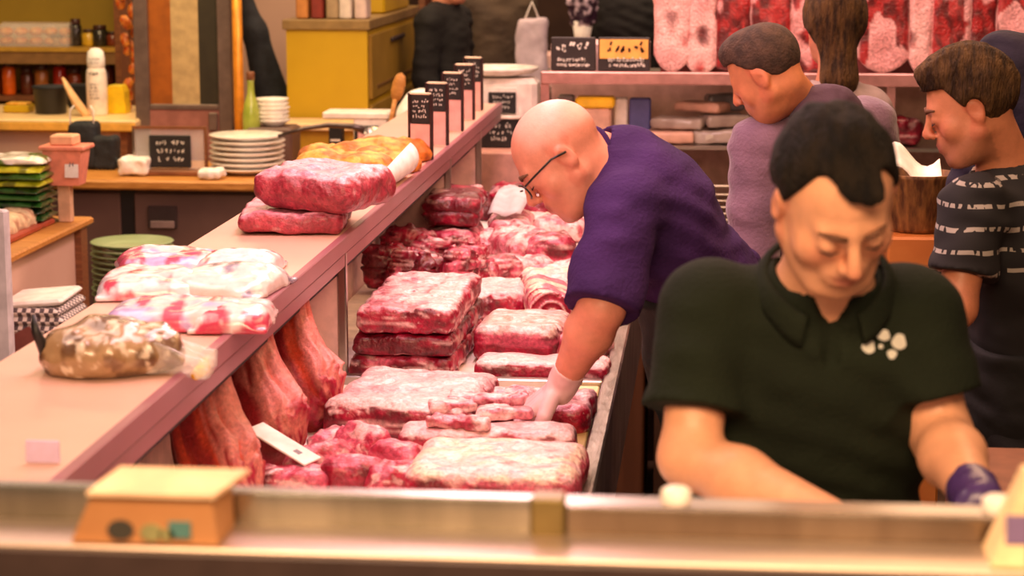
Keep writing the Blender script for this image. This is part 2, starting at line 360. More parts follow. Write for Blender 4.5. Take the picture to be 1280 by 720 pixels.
# rolled roast with spiral cut end
def roll_col(V, N):
    a = np.arctan2(V[:, 2]-.06, V[:, 0]); r = np.hypot(V[:, 0], V[:, 2]-.06); s = (r*46+a/(2*PI)+.6*fbm(V, 20, 4)) % 1
    endc = mix(LEAN, FAT, sstep(np.abs(s-.5), .30, .42)); n = fbm(V, 30, 6)
    side = mix(PINK, CREAM, sstep(n, .4, .6)); return mix(side, endc, sstep(-N[:, 1], .3, .6))
def roll_f(P): 
    a = np.arctan2(P[:, 2]-.06, P[:, 0]); r = np.hypot(P[:, 0], P[:, 2]-.06)
    d = np.maximum(r*1.0-.062-.008*np.sin(3*a+1)-.01*(fbm(P, 18, 3)-.5)*2, np.abs(P[:, 1])-.13)
    s = (r*46+a/(2*PI)+.6*fbm(P, 20, 4)) % 1
    return d+.008*sstep(np.abs(s-.5), .4, .3)*(P[:, 1] < -.10)
o = sdf_obj('rolled_roast', roll_f, (-.09, -.15, -.02), (.09, .15, .15), .005, m_meat, loc=(-.405, 5.13, TZ+.012), rot=(0, 0, .12), col=roll_col)
tag(o, 'rolled roast showing its red and white spiral cut end, under the butcher\'s elbow', 'roast')
for i, (px, py, rz, L) in enumerate([(487, 345, .4, .17), (520, 350, 1.0, .2), (552, 352, .8, .22), (578, 350, 1.2, .2), (505, 318, .2, .16), (545, 330, .9, .2), (590, 345, 1.4, .15)]):
    p = atz(px, py-6, TZ+.06)
    meat('dark_rib_cut', (p[0], p[1], TZ+.001), (L, .075, .135-.008*(i % 3)), rz, ['dark', 'marble', 'dark', 'marble', 'dark', 'marble', 'pink'][i], 'dark craggy rib cut leaning among its like below the shelf post', 'beef', 'dark craggy cuts below the shelf', seed=90+i, rough=.02, freq=24, round_=.5, h=.006, tilt=(.0, .15), grooves=4)
# rear tray
meat('red_beef_block', (-.79, 6.28, TZ+.001), (.17, .30, .10), 0, 'marble', 'red marbled beef block, lower one of the pair against the rear divider', 'beef', seed=101, rough=.014, freq=20)
meat('red_beef_block', (-.79, 6.36, TZ+.103), (.17, .36, .10), .03, 'dark', 'red beef block, upper one of the pair against the rear divider', 'beef', seed=102, rough=.014, freq=20, grooves=2)
meat('fatty_breast', (-.64, 6.55, TZ+.001), (.13, .34, .10), .05, 'pale', 'pale fatty cut under the sheet of white paper', 'meat', seed=104, rough=.014)
V = []; 
pp = [(-.70+.105*u+.02*math.sin(v*3), 6.42+.34*v, TZ+.118+.06*math.sin(v*2.6)+.006*math.sin(u*9+v*7)) for v in np.linspace(0, 1, 12) for u in np.linspace(0, 1, 8)]
Fg = [(j*8+i, j*8+i+1, (j+1)*8+i+1, (j+1)*8+i) for j in range(11) for i in range(7)]
o = mesh_obj('butcher_paper', pp, Fg, mat('greyish_paper', (186, 174, 178), .7), smooth=True); so = o.modifiers.new('s', 'SOLIDIFY'); so.thickness = .002
tag(o, 'curled sheet of white butcher paper on the pale cut in the rear tray', 'paper')
k = 0
for (px, py, L, W, Hh, rz, kd) in [(660, 225, .2, .16, .12, .1, 'dark'), (676, 252, .2, .2, .11, -.1, 'marble'), (640, 250, .12, .2, .10, .1, 'pale'), (655, 275, .22, .12, .06, 0, 'cream'),
    (650, 300, .16, .2, .10, .5, 'pale'), (688, 305, .14, .16, .10, .2, 'marble'), (622, 330, .14, .11, .07, .6, 'marble'), (600, 335, .1, .1, .07, .1, 'pink'), (650, 328, .16, .12, .06, -.3, 'pale'), (700, 335, .18, .13, .05, 0, 'pale'),
    (700, 280, .16, .2, .07, 0, 'pale'), (632, 205, .16, .16, .09, 0, 'dark'), (612, 300, .09, .16, .08, 0, 'pale'), (770, 422, .1, .14, .06, .4, 'pale'), (765, 450, .1, .1, .05, 0, 'layer'), (730, 395, .14, .16, .07, .2, 'dark'), (725, 425, .12, .12, .07, .2, 'pale')]:
    p = atz(px, py, TZ+Hh*.7); k += 1
    p[1] = min(p[1], 7.15)
    if p[0]+L/2 > -.245: p[0] = -.25-L/2
    lab = {'dark': 'dark red', 'marble': 'red marbled', 'pale': 'pale fatty', 'cream': 'cream-topped flat', 'pink': 'pink', 'layer': 'streaky'}[kd]
    where = 'at the far end of the rear tray' if py < 262 else 'in the rear tray beneath the bald butcher\'s face' if py < 315 else 'between the pork block and the butcher\'s sleeve' if py < 345 else 'behind the butcher\'s forearm by the outer rail'
    meat('meat_cut', (p[0], p[1], TZ+.001), (L, W, Hh), rz, kd, f'{lab} cut of meat {where}', 'meat', 'loose cuts in the rear half of the trays', seed=120+k, rough=.018, freq=20, round_=.45, h=.007)

# standing fibrous cuts leaning on the back panel
def sweep_meat(name, path, rad, label, seed, cat='meat', group=None, ragged=.018, dark=0):
    path = [A(p, float) for p in path]; n = 44; seg = 64; V = []; Cc = []
    ts = np.linspace(0, len(path)-1.001, n)
    def cr(arr, t):
        i = int(t); u = t-i; p0 = arr[max(i-1, 0)]; p1 = arr[i]; p2 = arr[min(i+1, len(arr)-1)]; p3 = arr[min(i+2, len(arr)-1)]
        return .5*((2*p1)+(-p0+p2)*u+(2*p0-5*p1+4*p2-p3)*u*u+(-p0+3*p1-3*p2+p3)*u**3)
    rad = [A(r, float) for r in rad]
    for k, t in enumerate(ts):
        c = cr(path, t); tn = cr(path, min(t+.05, ts[-1]))-cr(path, max(t-.05, 0)); tn /= np.linalg.norm(tn)
        wd = A([.9, -.45, .35]); wd -= tn*(wd@tn); wd /= np.linalg.norm(wd); th = np.cross(tn, wd); a, b = cr(rad, t)
        fr = k/(n-1); e = (min(1, fr/.04))**.5*(min(1, (1-fr)/.1))**.5
        for j in range(seg):
            q = 2*PI*j/seg; ca, sa = math.cos(q), math.sin(q)
            sx = math.copysign(abs(ca)**.75, ca); sy = math.copysign(abs(sa)**.75, sa)
            pt = np.array([[ca*1.9, sa*1.9, fr*.9+seed]]); rid = float(fbm(pt, 1.6, seed, 3)[0]); fine = float(fbm(np.array([[ca*6, sa*6, fr*2+seed]]), 2.2, seed+3, 2)[0])
            rg = float(fbm(np.array([[ca*2, sa*2, fr*14]]), 2, seed+6)[0]); low = float(sstep(A([fr]), .72, .9)[0])
            s = e*(1+.34*(rid-.5)*2+.07*(fine-.5)*2+low*.55*(rg-.5))
            V.append(c+wd*sx*a*s+th*sy*b*s+tn*ragged*((fine-.5)*2)*(1 if fr < .12 else .2))
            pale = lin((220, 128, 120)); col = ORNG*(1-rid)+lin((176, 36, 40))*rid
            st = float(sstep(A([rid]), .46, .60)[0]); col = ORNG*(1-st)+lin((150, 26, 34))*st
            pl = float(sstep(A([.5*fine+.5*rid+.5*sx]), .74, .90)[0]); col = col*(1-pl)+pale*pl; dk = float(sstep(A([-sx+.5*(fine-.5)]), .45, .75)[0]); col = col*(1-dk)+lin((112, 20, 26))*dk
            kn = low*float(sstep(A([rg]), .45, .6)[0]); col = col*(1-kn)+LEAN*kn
            Cc.append(col)
    Fc = [(k*seg+j, k*seg+(j+1) % seg, (k+1)*seg+(j+1) % seg, (k+1)*seg+j) for k in range(n-1) for j in range(seg)]
    Fc += [tuple(range(seg-1, -1, -1)), tuple(range((n-1)*seg, n*seg))]
    b = A([path[-1][0], path[-1][1], min(p[2] for p in V)])
    o = mesh_obj(name, A(V)-b, Fc, m_meatd, None, b, None, True, A(Cc)); return tag(o, label, cat, group)
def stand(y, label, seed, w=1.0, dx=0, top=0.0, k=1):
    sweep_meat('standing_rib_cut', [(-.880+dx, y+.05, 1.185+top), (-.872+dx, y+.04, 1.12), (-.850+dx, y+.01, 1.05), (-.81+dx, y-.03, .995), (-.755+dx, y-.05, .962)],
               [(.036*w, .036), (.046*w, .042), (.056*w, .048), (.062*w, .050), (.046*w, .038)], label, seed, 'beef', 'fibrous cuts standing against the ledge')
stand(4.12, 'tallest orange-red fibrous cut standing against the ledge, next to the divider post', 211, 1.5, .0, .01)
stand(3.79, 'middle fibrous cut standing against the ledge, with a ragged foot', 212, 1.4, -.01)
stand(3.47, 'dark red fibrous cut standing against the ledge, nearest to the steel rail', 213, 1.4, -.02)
cdm = thing('price_card', (-.765, 3.60, 1.012), 'white price card with a small grey mark, lying across the foot of the standing cuts', 'price card')
cdm.rotation_euler = (.12, .30, -.55)
MB().box(-.075, .075, -.022, .022, 0, .004, .001).obj('card', m_paper, cdm)
MB().box(.03, .045, -.006, .004, .0042, .0048).obj('card_mark', mat('grey_print', (110, 100, 105)), cdm)
def on9(px, y=9.25): return aty(px, 140, y)[0]
# ------------------------------------------------------------------ things on the ledge shelf
meat('lower_roast', (-.955, 4.69, SZ+.001), (.24, .32, .050), .10, 'roast', 'flat red joint on the ledge, underneath the big round roast', 'beef', seed=151, rough=.010, round_=.4)
meat('round_roast', (-.885, 4.68, SZ+.052), (.25, .30, .088), -.22, 'roast', 'thick roast with smooth pink top lying on the flat joint on the ledge', 'beef', seed=152, rough=.012, round_=.48, tilt=(.0, .06))
def blobs(name, seed, box, n, r, col, label, cat, loc, m, h=.007):
    rnd = random.Random(seed); cs = [(rnd.uniform(-box[0], box[0]), rnd.uniform(-box[1], box[1]), rnd.uniform(.2, 1)**1.0*box[2], rnd.uniform(.7, 1.2)*r) for _ in range(n)]
    def f(P):
        d = 1e3
        for x, y, z, q in cs: d = sm(d, ell(P, (x, y, z*(1-(abs(x)/box[0])*.5)), (q*1.3, q*1.3, q*.8)), .018)
        return np.maximum(d+.008*(fbm(P, 40, seed, 2)-.5)*2, -P[:, 2])
    def c(V, N): n1 = fbm(V, 26, seed); return mix(A(lin(col[0])), A(lin(col[1])), sstep(n1, .35, .65))
    o = sdf_obj(name, f, (-box[0]-.07, -box[1]-.07, -.005), (box[0]+.07, box[1]+.07, box[2]+.06), h, m, loc=loc, col=c)
    return tag(o, label, cat)
m_crumb = cmat('golden_food', .55, 0, .3, 60, .6, 90)
blobs('fried_cutlets', 3, (.15, .24, .05), 26, .045, ((206, 110, 28), (250, 186, 82)), 'pile of golden breaded cutlets on the ledge behind the round roast', 'food', (-1.0, 5.78, SZ+.001), m_crumb)
# white curled paper hugging the ledge edge
pp = []; nu, nv = 16, 10
for v in np.linspace(0, 1, nv):
    for u in np.linspace(0, 1, nu):
        a = u*2.5; pp.append((-.86+.055*math.sin(a)*(.5+.5*v), 5.30+.33*v, SZ+.004+.045*(1-math.cos(a))*(.7+.4*v)))
Fg = [(j*nu+i, j*nu+i+1, (j+1)*nu+i+1, (j+1)*nu+i) for j in range(nv-1) for i in range(nu-1)]
o = mesh_obj('curled_paper', pp, Fg, m_paper, smooth=True); so = o.modifiers.new('s', 'SOLIDIFY'); so.thickness = .003
tag(o, 'curled sheet of white paper at the ledge edge behind the round roast', 'paper')

# vacuum packed bags
m_bag = cmat('vacuum_bag', .18, .8, .15, 40, .25, 40)
def bag_item(name, c, L, W, Hh, rz, seed, pal, label, cat, group=None, h=.006):
    def f(P):
        n = fbm(P, (14, 20, 14), seed); t = (np.abs(P[:, 0])/(L/2))**4+(np.abs(P[:, 1])/(W/2))**4
        top = Hh*np.clip(1-t, 0, 1)**.5*(.55+.8*n)+.006+.008*fbm(P, 40, seed+2, 2)
        d = np.maximum(P[:, 2]-top, -P[:, 2]); return np.maximum(d, np.maximum(np.abs(P[:, 0])-L/2-.01*(n-.5), np.abs(P[:, 1])-W/2-.01*(n-.5)))*.6
    def c_(V, N):
        n1 = fbm(V, (10, 16, 10), seed+4); n2 = fbm(V, (30, 12, 20), seed+6)
        r = mix(A(lin(pal[0])), A(lin(pal[1])), sstep(n1, .40, .52)); return mix(r, A(lin(pal[2])), sstep(n2, .54, .64))
    o = sdf_obj(name, f, (-L/2-.02, -W/2-.02, -.004), (L/2+.02, W/2+.02, Hh*1.5+.02), h, m_bag, loc=c, rot=(0, 0, rz), col=c_); return tag(o, label, cat, group)
VP = ((244, 226, 226), (240, 224, 232), (206, 60, 92)); VQ = ((238, 224, 222), (204, 176, 226), (214, 84, 116)); VR = ((236, 214, 208), (240, 226, 224), (150, 140, 160))
for i, (px, py, L, W, rz, pal, dz) in enumerate([(228, 392, .26, .17, .12, VQ, 0), (190, 352, .20, .22, .2, VP, 0), (290, 350, .19, .24, -.1, VR, 0), (292, 392, .14, .20, .1, VP, .0), (215, 326, .22, .18, .35, VQ, 0), (300, 328, .16, .2, .0, VP, 0)]):
    p = atz(px, py, SZ+.02)
    bag_item('vacuum_packed_meat', (p[0], p[1], SZ+.001+dz), L, W, .034, rz, 160+i, pal,
             ['lilac-tinted vacuum pack lying nearest to the bag of brown food', 'white vacuum pack with red showing, at the left edge of the ledge pile', 'pale vacuum pack towards the meat side of the ledge, middle of the pile', 'small red and white vacuum pack at the ledge trim', 'lilac vacuum pack at the far left of the ledge pile', 'white vacuum pack farthest up the ledge, nearest the flat red joint'][i], 'vacuum pack', 'vacuum packed meat on the ledge')
# bag of brown food with clear end
fb = thing('food_bag', (-.925, 3.12, SZ+.001), 'plump clear plastic bag of brown spiced food at the near end of the ledge', 'bag', rz=.10)
def fbag(P):
    t = np.clip((P[:, 0]+.11)/.2, 0, 1); hh = .062*(1-.3*t); d = ell(P, (-.005, 0, .03), (.115, .075, .050)); d = sm(d, ell(P, (-.04, 0, .03), (.07, .07, .045)), .02)
    return np.maximum(d+.012*(fbm(P, 26, 5)-.5)*2, -P[:, 2])
def fbc(V, N):
    n = fbm(V, 34, 7); n2 = fbm(V, 70, 9, 2); c = mix(A(lin((112, 82, 58))), A(lin((178, 146, 108))), sstep(n, .38, .6)); return mix(c, A(lin((232, 214, 190))), sstep(n2, .60, .7))
o = sdf_obj('bag_body', fbag, (-.14, -.1, -.004), (.13, .1, .1), .005, m_bag, fb, col=fbc)
def fend(P):
    t = np.clip((P[:, 0]-.06)/.08, 0, 1); th = .006+.022*(1-t); wv = .012*np.sin(P[:, 1]*160)+.01*(fbm(P, 30, 4)-.5)
    return np.maximum(np.maximum(np.abs(P[:, 2]-.03+.02*t+wv*t)-th, np.abs(P[:, 1])-.045-.02*t), np.maximum(.05-P[:, 0], P[:, 0]-.15))*.6
o = sdf_obj('bag_end', fend, (.04, -.09, -.02), (.16, .09, .09), .004, m_glass, fb); o['label'] = 'crumpled clear end of the bag'
tw = MB().tube([(-.105, -.03, .035), (-.118, -.035, .07), (-.122, -.03, .095)], [.010, .007, .003]).obj('bag_tie', m_black, fb, smooth=True)
MB().tube([(.13, -.05, .003), (.135, 0, .004), (.13, .05, .003)], [.008, .011, .008]).obj('orange_seal', mat('orange_seal', (236, 170, 40), .4), fb, smooth=True)
# small card and clear tub at the near end
o = MB().box(-.02, .025, -.002, .002, 0, .03, .001).obj('lilac_card', mat('lilac_card', (206, 186, 222), .5), loc=(-.865, 2.56, SZ+.001), rot=(0, 0, 0)); tag(o, 'small pale lilac card standing on the ledge beside its mauve trim, nearest the steel rail', 'card')

# price cards along the ledge
m_cf = mat('card_frame', (44, 24, 26), .4); m_pkc = mat('pink_perspex', (228, 170, 164), .2, coat=.4)
for i, (px, Y) in enumerate([(528, 6.02), (549, 6.42), (569, 6.85), (584, 7.25), (595, 7.62)]):
    x = (px-896)/CF*Y; hh = .19; wd = .062
    t = thing('price_stand', (x, Y, SZ+.004), ['first and nearest of the upright black price cards on the ledge', 'second price card from the front on the ledge edge', 'middle one of the five upright price cards on the ledge', 'fourth price card on the ledge, behind the middle one', 'farthest price card on the ledge, next to the white scale'][i], 'price card', 'row of price cards on the ledge', rz=-.22)
    MB().box(-wd/2, wd/2, -.004, .004, 0, hh*.55, .001).obj('lower_panel', m_pkc, t)
    MB().box(-wd/2+.004, wd/2-.001, -.006, .006, hh*.55, hh, .001).obj('card_face', m_board, t)
    MB().box(-wd/2-.006, -wd/2, -.009, .009, 0, hh+.004, .001).obj('frame_post', m_cf, t)
    MB().box(wd/2, wd/2+.006, -.009, .009, 0, hh+.002, .001).obj('frame_post', m_cf, t)
    MB().box(-wd/2, wd/2, -.007, .007, hh, hh+.006, .001).obj('top_rim', mat('cream_rim', (226, 206, 176), .5), t)
    scribble(t, 'chalk_writing', m_chalk, (0, -.0065, hh*.78), (1, 0, 0), (0, 0, 1), wd*.9, hh*.36, 4, 31+i, t=.0007)

# spatula, squash, white boxes on the ledge far end
t = thing('wooden_spatula', aty(482, 142, 8.3), 'pale wooden spatula leaning up behind the white-topped dispenser', 'spatula'); t.location.z = SZ-.24
MB().tube([(0, 0, 0), (.02, .02, .14), (.035, .03, .22)], [.008, .009, .010]).obj('handle', m_wood, t, smooth=True)
g = MB().lathe([(.002, 0), (.018, .01), (.026, .04), (.026, .08), (.018, .11), (.002, .12)], 20, sy=.35).obj('blade', m_wood, t, (.033, .03, .21), (0, .25, 0), True)
o = sdf_obj('marrow_squash', lambda P: cap(P, (-.07, 0, .03), (.06, .03, .045), .022, .028)+.003*np.sin(P[:, 1]*300)*0, (-.12, -.05, 0), (.12, .09, .09), .005, mat('squash_skin', (150, 160, 30), .4, col2=(200, 196, 60), scale=30), loc=(-.975, 7.45, SZ+.001)); tag(o, 'yellow-green squash lying on the ledge behind the price cards', 'vegetable')
dp = thing('dispenser_box', (aty(452, 200, 8.62)[0], 8.62, .901), 'white-lidded box with a dark framed window left of the ledge, behind the golden cutlets', 'dispenser')
MB().box(-.15, .13, -.08, .08, .225, .255, .006).obj('lid', m_white, dp)
MB().box(-.02, .12, -.075, .075, 0, .225, .004).obj('case', m_white, dp)
MB().box(-.015, .085, -.084, -.075, .03, .2, .002).obj('window_frame', m_black, dp)
MB().box(.0, .07, -.087, -.083, .09, .185, .001).obj('window_panel', m_pkc, dp)
t2 = MB(); [t2.lathe([(.003, 0), (.014, .004), (.016, .02), (.006, .03)], 12, (x, -.095, .035)) for x in (.01, .04, .065)]; 
t2.obj('knobs', m_steel, dp)
bk = thing('slatted_black_box', (aty(418, 200, 8.5)[0], 8.56, .901), 'small black box with pale stripes left of the white-lidded box', 'box')
MB().box(-.028, .028, -.03, .03, 0, .2, .003).obj('body', m_black, bk)
[MB().box(-.02, .02, -.0325, -.030, z, z+.008).obj('stripe', m_white, bk) for z in (.03, .065, .1, .135)]

# ------------------------------------------------------------------ rear-left wooden worktop with doors
wk = thing('wooden_worktop', (-2.4, 8.6, .86), 'honey-coloured wooden worktop with rounded edge over brown cabinet doors', 'worktop')
def ch(mb, name, m, par, sub=(0, 0, 0), smooth=False):
    o = mb.obj(name, m, par, smooth=smooth); o.location = (-par.location.x, -par.location.y, -par.location.z); return o
ch(MB().box(-3.1, -1.31, 8.22, 8.95, .86, .90, .008), 'worktop_board', m_wood, wk)
cb = thing('brown_cabinet', (-2.4, 8.6, 0), 'dull brown cabinet row under the honey-coloured worktop', 'cabinet')
ch(MB().box(-3.05, -1.33, 8.30, 8.9, 0, .86), 'carcass', m_brown, cb)
for i, (x0, x1) in enumerate([(-2.78, -2.42), (-2.36, -1.86), (-1.84, -1.35)]):
    d = ch(MB().box(x0, x1, 8.275, 8.30, .06, .84, .004), 'door', m_brown, cb)
    if i == 1: 
        hd = MB().box(-2.30, -2.18, 8.262, 8.275, .70, .79, .002).obj('handle', mat('handle_dark', (48, 36, 36), .5), d); 
        hl = MB().box(-2.29, -2.19, 8.255, 8.262, .70, .73, .002).obj('handle_plate', mat('handle_grey', (130, 110, 106), .4), d)
ch(MB().box(-2.42, -2.36, 8.29, 8.305, .04, .86), 'stile', m_black, cb)
# dinner plates
m_plate = mat('white_china', (238, 228, 218), .22, coat=.3)
def plate_mesh(r):
    return MB().lathe([(r*.5, 0), (r*.55, .0), (r*.6, .005), (r*.97, .021), (r, .025), (r*.985, .028), (r*.62, .011), (r*.55, .008), (.001, .008)], 40)
def plates(c, n, r, step, m, name, labels, group):
    first = None
    for i in range(n):
        lab = labels[0] if i == 0 else labels[2] if i == n-1 else labels[1]
        if first is None: o = first = plate_mesh(r).obj(name, m, smooth=True)
        else: o = first.copy(); C.objects.link(o)
        rn = random.Random(i*3+n); o.location = (c[0]+rn.uniform(-.004, .004), c[1]+rn.uniform(-.003, .003), c[2]+i*step); 
        tag(o, lab if i in (0, n-1) else f'{labels[1]}, {["second","third","fourth","fifth","sixth","seventh","eighth","ninth","tenth","eleventh"][i-1]} from the bottom', 'plate', group)
pc = atz(306, 218, .9)
plates((pc[0], 8.52, .901), 7, .158, .0225, m_plate, 'white_plate', ['lowest white plate of the big stack on the wooden worktop', 'white plate inside the big stack on the wooden worktop', 'topmost white plate of the big stack on the wooden worktop'], 'big stack of white plates')
# chalkboard sign in a perspex holder
sg = thing('table_sign', (aty(214, 200, 8.42)[0], 8.42, .901), 'small chalkboard sign in a clear holder with wooden foot beside the white plates', 'sign')
MB().box(-.17, .15, -.05, .05, 0, .022, .004).obj('foot', m_woodd, sg)
MB().box(-.16, .14, .01, .018, .022, .19, .003).obj('clear_back', m_glass, sg)
MB().box(-.165, -.155, .005, .022, .022, .195).obj('side_strip', m_steel, sg); MB().box(.14, .15, .005, .022, .022, .195).obj('side_strip', m_woodd, sg)
MB().box(-.165, .15, .004, .022, .19, .2).obj('top_strip', m_woodd, sg)
b_ = MB().box(-.09, .085, -.008, .004, .03, .165, .003).obj('chalkboard', m_board, sg)
scribble(b_, 'chalk_writing', m_chalk, (0, -.0085, .10), (1, 0, 0), (0, 0, 1), .15, .12, 3, 79)
o = sdf_obj('crumpled_napkin', lambda P: rbox(P, (0, 0, .035), (.06, .06, .035), .015)+.012*(fbm(P, 30, 4)-.5)*2, (-.09, -.09, -.02), (.09, .09, .1), .006, m_paper, loc=(aty(169, 200, 8.4)[0], 8.4, .905)); tag(o, 'crumpled white napkin on the worktop between black bag and chalkboard sign', 'napkin')
o = sdf_obj('crumpled_cloth', lambda P: rbox(P, (0, 0, .02), (.05, .05, .02), .015)+.012*(fbm(P, 30, 8)-.5)*2, (-.09, -.09, -.02), (.09, .09, .1), .006, m_paper, loc=(aty(262, 200, 8.36)[0]+.02, 8.30, .903)); tag(o, 'small crumpled pale cloth between chalkboard sign and white plates', 'cloth')
# black bag
bb = thing('black_bag', (aty(112, 200, 8.6)[0], 8.6, .901), 'black bag with thin light handles standing on the worktop', 'bag')
m_fab = mat('black_fabric', (22, 26, 32), .75, col2=(36, 42, 50), scale=20, bump=.3, bscale=60)
sdf_obj('bag_body', lambda P: rbox(P, (-.02, 0, .10), (.065, .05, .10), .025)+.01*(fbm(P, 14, 2)-.5)*2, (-.12, -.08, -.01), (.1, .08, .23), .007, m_fab, bb)
sdf_obj('bag_pocket', lambda P: rbox(P, (.075, -.01, .07), (.055, .045, .075), .025)+.01*(fbm(P, 14, 5)-.5)*2, (0, -.08, -.02), (.16, .08, .18), .007, m_fab, bb)
MB().tube([(-.07, -.03, .16), (-.068, -.03, .25), (-.05, -.03, .27)], .0035).obj('handle', m_paper, bb, smooth=True); MB().tube([(.03, -.03, .16), (.034, -.03, .25), (.02, -.03, .27)], .0035).obj('handle', m_paper, bb, smooth=True)
MB().tube([(.12, -.03, .06), (.14, -.05, .02), (.15, -.06, .004)], .006).obj('strap_end', m_fab, bb, smooth=True)

# raised serving counter behind
sc_ = thing('serving_counter', (-2.95, 9.2, 0), 'raised serving counter with yellow rounded edge and beige front at the far left', 'counter')
ch(MB().box(-3.7, on9(170, 9.0), 8.98, 9.7, 1.03, 1.072, .012), 'counter_top', mat('cream_wood', (236, 206, 150), .4, col2=(240, 214, 160)), sc_)
ch(MB().box(-3.7, on9(171, 9.0), 8.965, 8.98, 1.02, 1.062, .006), 'counter_edge', mat('yellow_edge', (206, 160, 70), .45), sc_)
ch(MB().box(-3.68, -2.62, 9.02, 9.6, 0, 1.03), 'counter_front', m_pinkw if False else m_wallp, sc_)
ch(MB().box(-2.62, -2.59, 9.0, 9.6, 0, 1.03), 'corner_post', m_woodd, sc_)
bp = thing('black_pot', (on9(64, 9.25), 9.25, 1.073), 'short black pot on the raised counter left of the white bottle', 'pot')
MB().lathe([(.066, 0), (.07, .004), (.078, .12), (.080, .125), (.074, .125), (.068, .01), (.001, .008)], 32).obj('pot_body', m_black, bp, smooth=True)
MB().lathe([(.079, 0), (.083, .003), (.083, .010), (.079, .012)], 32, (0, 0, .115)).obj('rim', m_fab, bp, smooth=True)
bt = thing('white_bottle', (on9(122, 9.2), 9.2, 1.073), 'tall white squeeze bottle with printed label on the raised counter', 'bottle')
MB().lathe([(.042, 0), (.046, .005), (.047, .15), (.045, .19), (.040, .21), (.030, .215)], 28).obj('bottle_body', m_white, bt, smooth=True)
MB().lathe([(.036, .212), (.040, .22), (.041, .25), (.036, .285), (.02, .30), (.001, .303)], 28).obj('cap', mat('cap_white', (236, 230, 226), .4), bt, smooth=True)
gp = mat('grey_print', (110, 100, 105)); scribble(bt, 'label_print', gp, (0, -.048, .11), (1, 0, 0), (0, 0, 1), .055, .09, 5, 9); scribble(bt, 'label_print', mat('dark_print', (60, 54, 66)), (0, -.048, .19), (1, 0, 0), (0, 0, 1), .06, .035, 1, 12, t=.002); scribble(bt, 'cap_print', gp, (0, -.042, .245), (1, 0, 0), (0, 0, 1), .06, .04, 2, 15)
tg = thing('serving_tongs', (on9(96, 9.15), 9.15, 1.073), 'pale wooden serving tongs propped against the white bottle', 'tongs')
for s in (-1, 1): MB().tube([(.05, s*.012, .0), (.0, s*.016, .06), (-.04, s*.012, .13), (-.06, .0, .17)], [.014, .016, .010, .006]).obj('arm', mat('pale_wood', (220, 180, 130), .5), tg, smooth=True)
yb = thing('yellow_carton', (on9(147, 9.3), 9.3, 1.073), 'bright yellow carton right of the white bottle', 'carton')
MB().prism([(-.045, 0), (.05, 0), (.045, .1), (.035, .125), (-.03, .125), (-.045, .1)], -.04, .04).obj('carton_body', mat('yellow_card', (226, 190, 20), .5), yb)
MB().box(-.028, .033, -.042, .042, .122, .128, .002).obj('carton_lid', mat('yellow_lid', (236, 206, 60), .5), yb)
bk2 = MB().box(0, .13, 0, .06, 0, .115, .01).obj('black_case', m_black, loc=(on9(84, 9.5), 9.5, 1.073)); tag(bk2, 'black case standing behind the tongs and white bottle', 'case')
yt = thing('yellow_tray', (on9(24, 9.3), 9.3, 1.073), 'low yellow tray left of the black pot', 'tray')
MB().box(-.06, .06, -.05, .05, 0, .035, .006).obj('tray_body', m_yel, yt); MB().box(-.05, .05, -.04, .04, .035, .045, .004).obj('tray_food', mat('amber_food', (220, 150, 40), .5, col2=(240, 196, 90), scale=60), yt)

# product shelves, far left
ps = thing('product_shelving', (-3.2, 9.9, 0), 'olive-lit shelving of packed goods at the far left', 'shelving')
m_ol = mat('olive_panel', (142, 118, 30), .6, col2=(168, 140, 40), scale=2); m_shf = mat('shelf_gold', (170, 134, 50), .45)
ch(MB().box(-4.1, -2.85, 10.25, 10.3, 0, 2.2), 'back_panel', m_ol, ps)
ch(MB().box(-4.1, -2.88, 9.85, 10.25, 1.315, 1.335), 'shelf', m_shf, ps)
ch(MB().box(-4.1, -2.88, 9.85, 10.25, 1.075, 1.095), 'shelf', m_woodd, ps)
ch(MB().box(-4.1, -2.88, 9.86, 9.88, 1.255, 1.315), 'shelf_lip', mat('lip_brown', (120, 88, 50), .5), ps)
ch(MB().box(-2.88, -2.85, 9.85, 10.3, 0, 2.2), 'side_panel', m_woodd, ps)
rnd = random.Random(5); jc = [(170, 40, 20), (120, 50, 20), (206, 90, 20), (90, 40, 24), (150, 90, 40)]
def jar(x, y, z, r, hgt, c, lab, grp):
    j = thing('sauce_jar', (x, y, z), lab, 'jar', grp)
    MB().lathe([(r*.9, 0), (r, .006), (r, hgt*.72), (r*.75, hgt*.82)], 16).obj('jar_body', mat('jar_%d_%d' % (c[0], c[1]), c, .2, coat=.5), j, smooth=True)
    MB().lathe([(r*.78, hgt*.82), (r*.8, hgt*.83), (r*.8, hgt), (r*.74, hgt*1.01)], 16).obj('lid', mat('jar_lid', (60, 30, 24), .4), j, smooth=True)
for i in range(9): jar(-3.62+.083*i, 9.97+.03*(i % 2), 1.096, .034, .13+.02*(i % 3), jc[i % 5], f'{["dark red","brown","orange","dark brown","tan"][i % 5]} sauce jar on the lower far-left shelf, {["leftmost","second from left","third from left","fourth from left","middle","fourth from right","third from right","second from right","rightmost"][i]} of the row', 'sauce jars on the lower shelf')
gb = thing('glass_tray', (on9(22, 9.6)-.0, 9.98, 1.336), 'clear-sided tray of orange filled packs on the upper far-left shelf', 'tray')
MB().box(-.22, .17, -.09, -.082, 0, .11).obj('front_glass', m_glass, gb); MB().box(-.22, .17, .082, .09, 0, .11).obj('rear_glass', m_glass, gb); MB().box(.165, .173, -.09, .09, 0, .115).obj('end_glass', m_glass, gb)
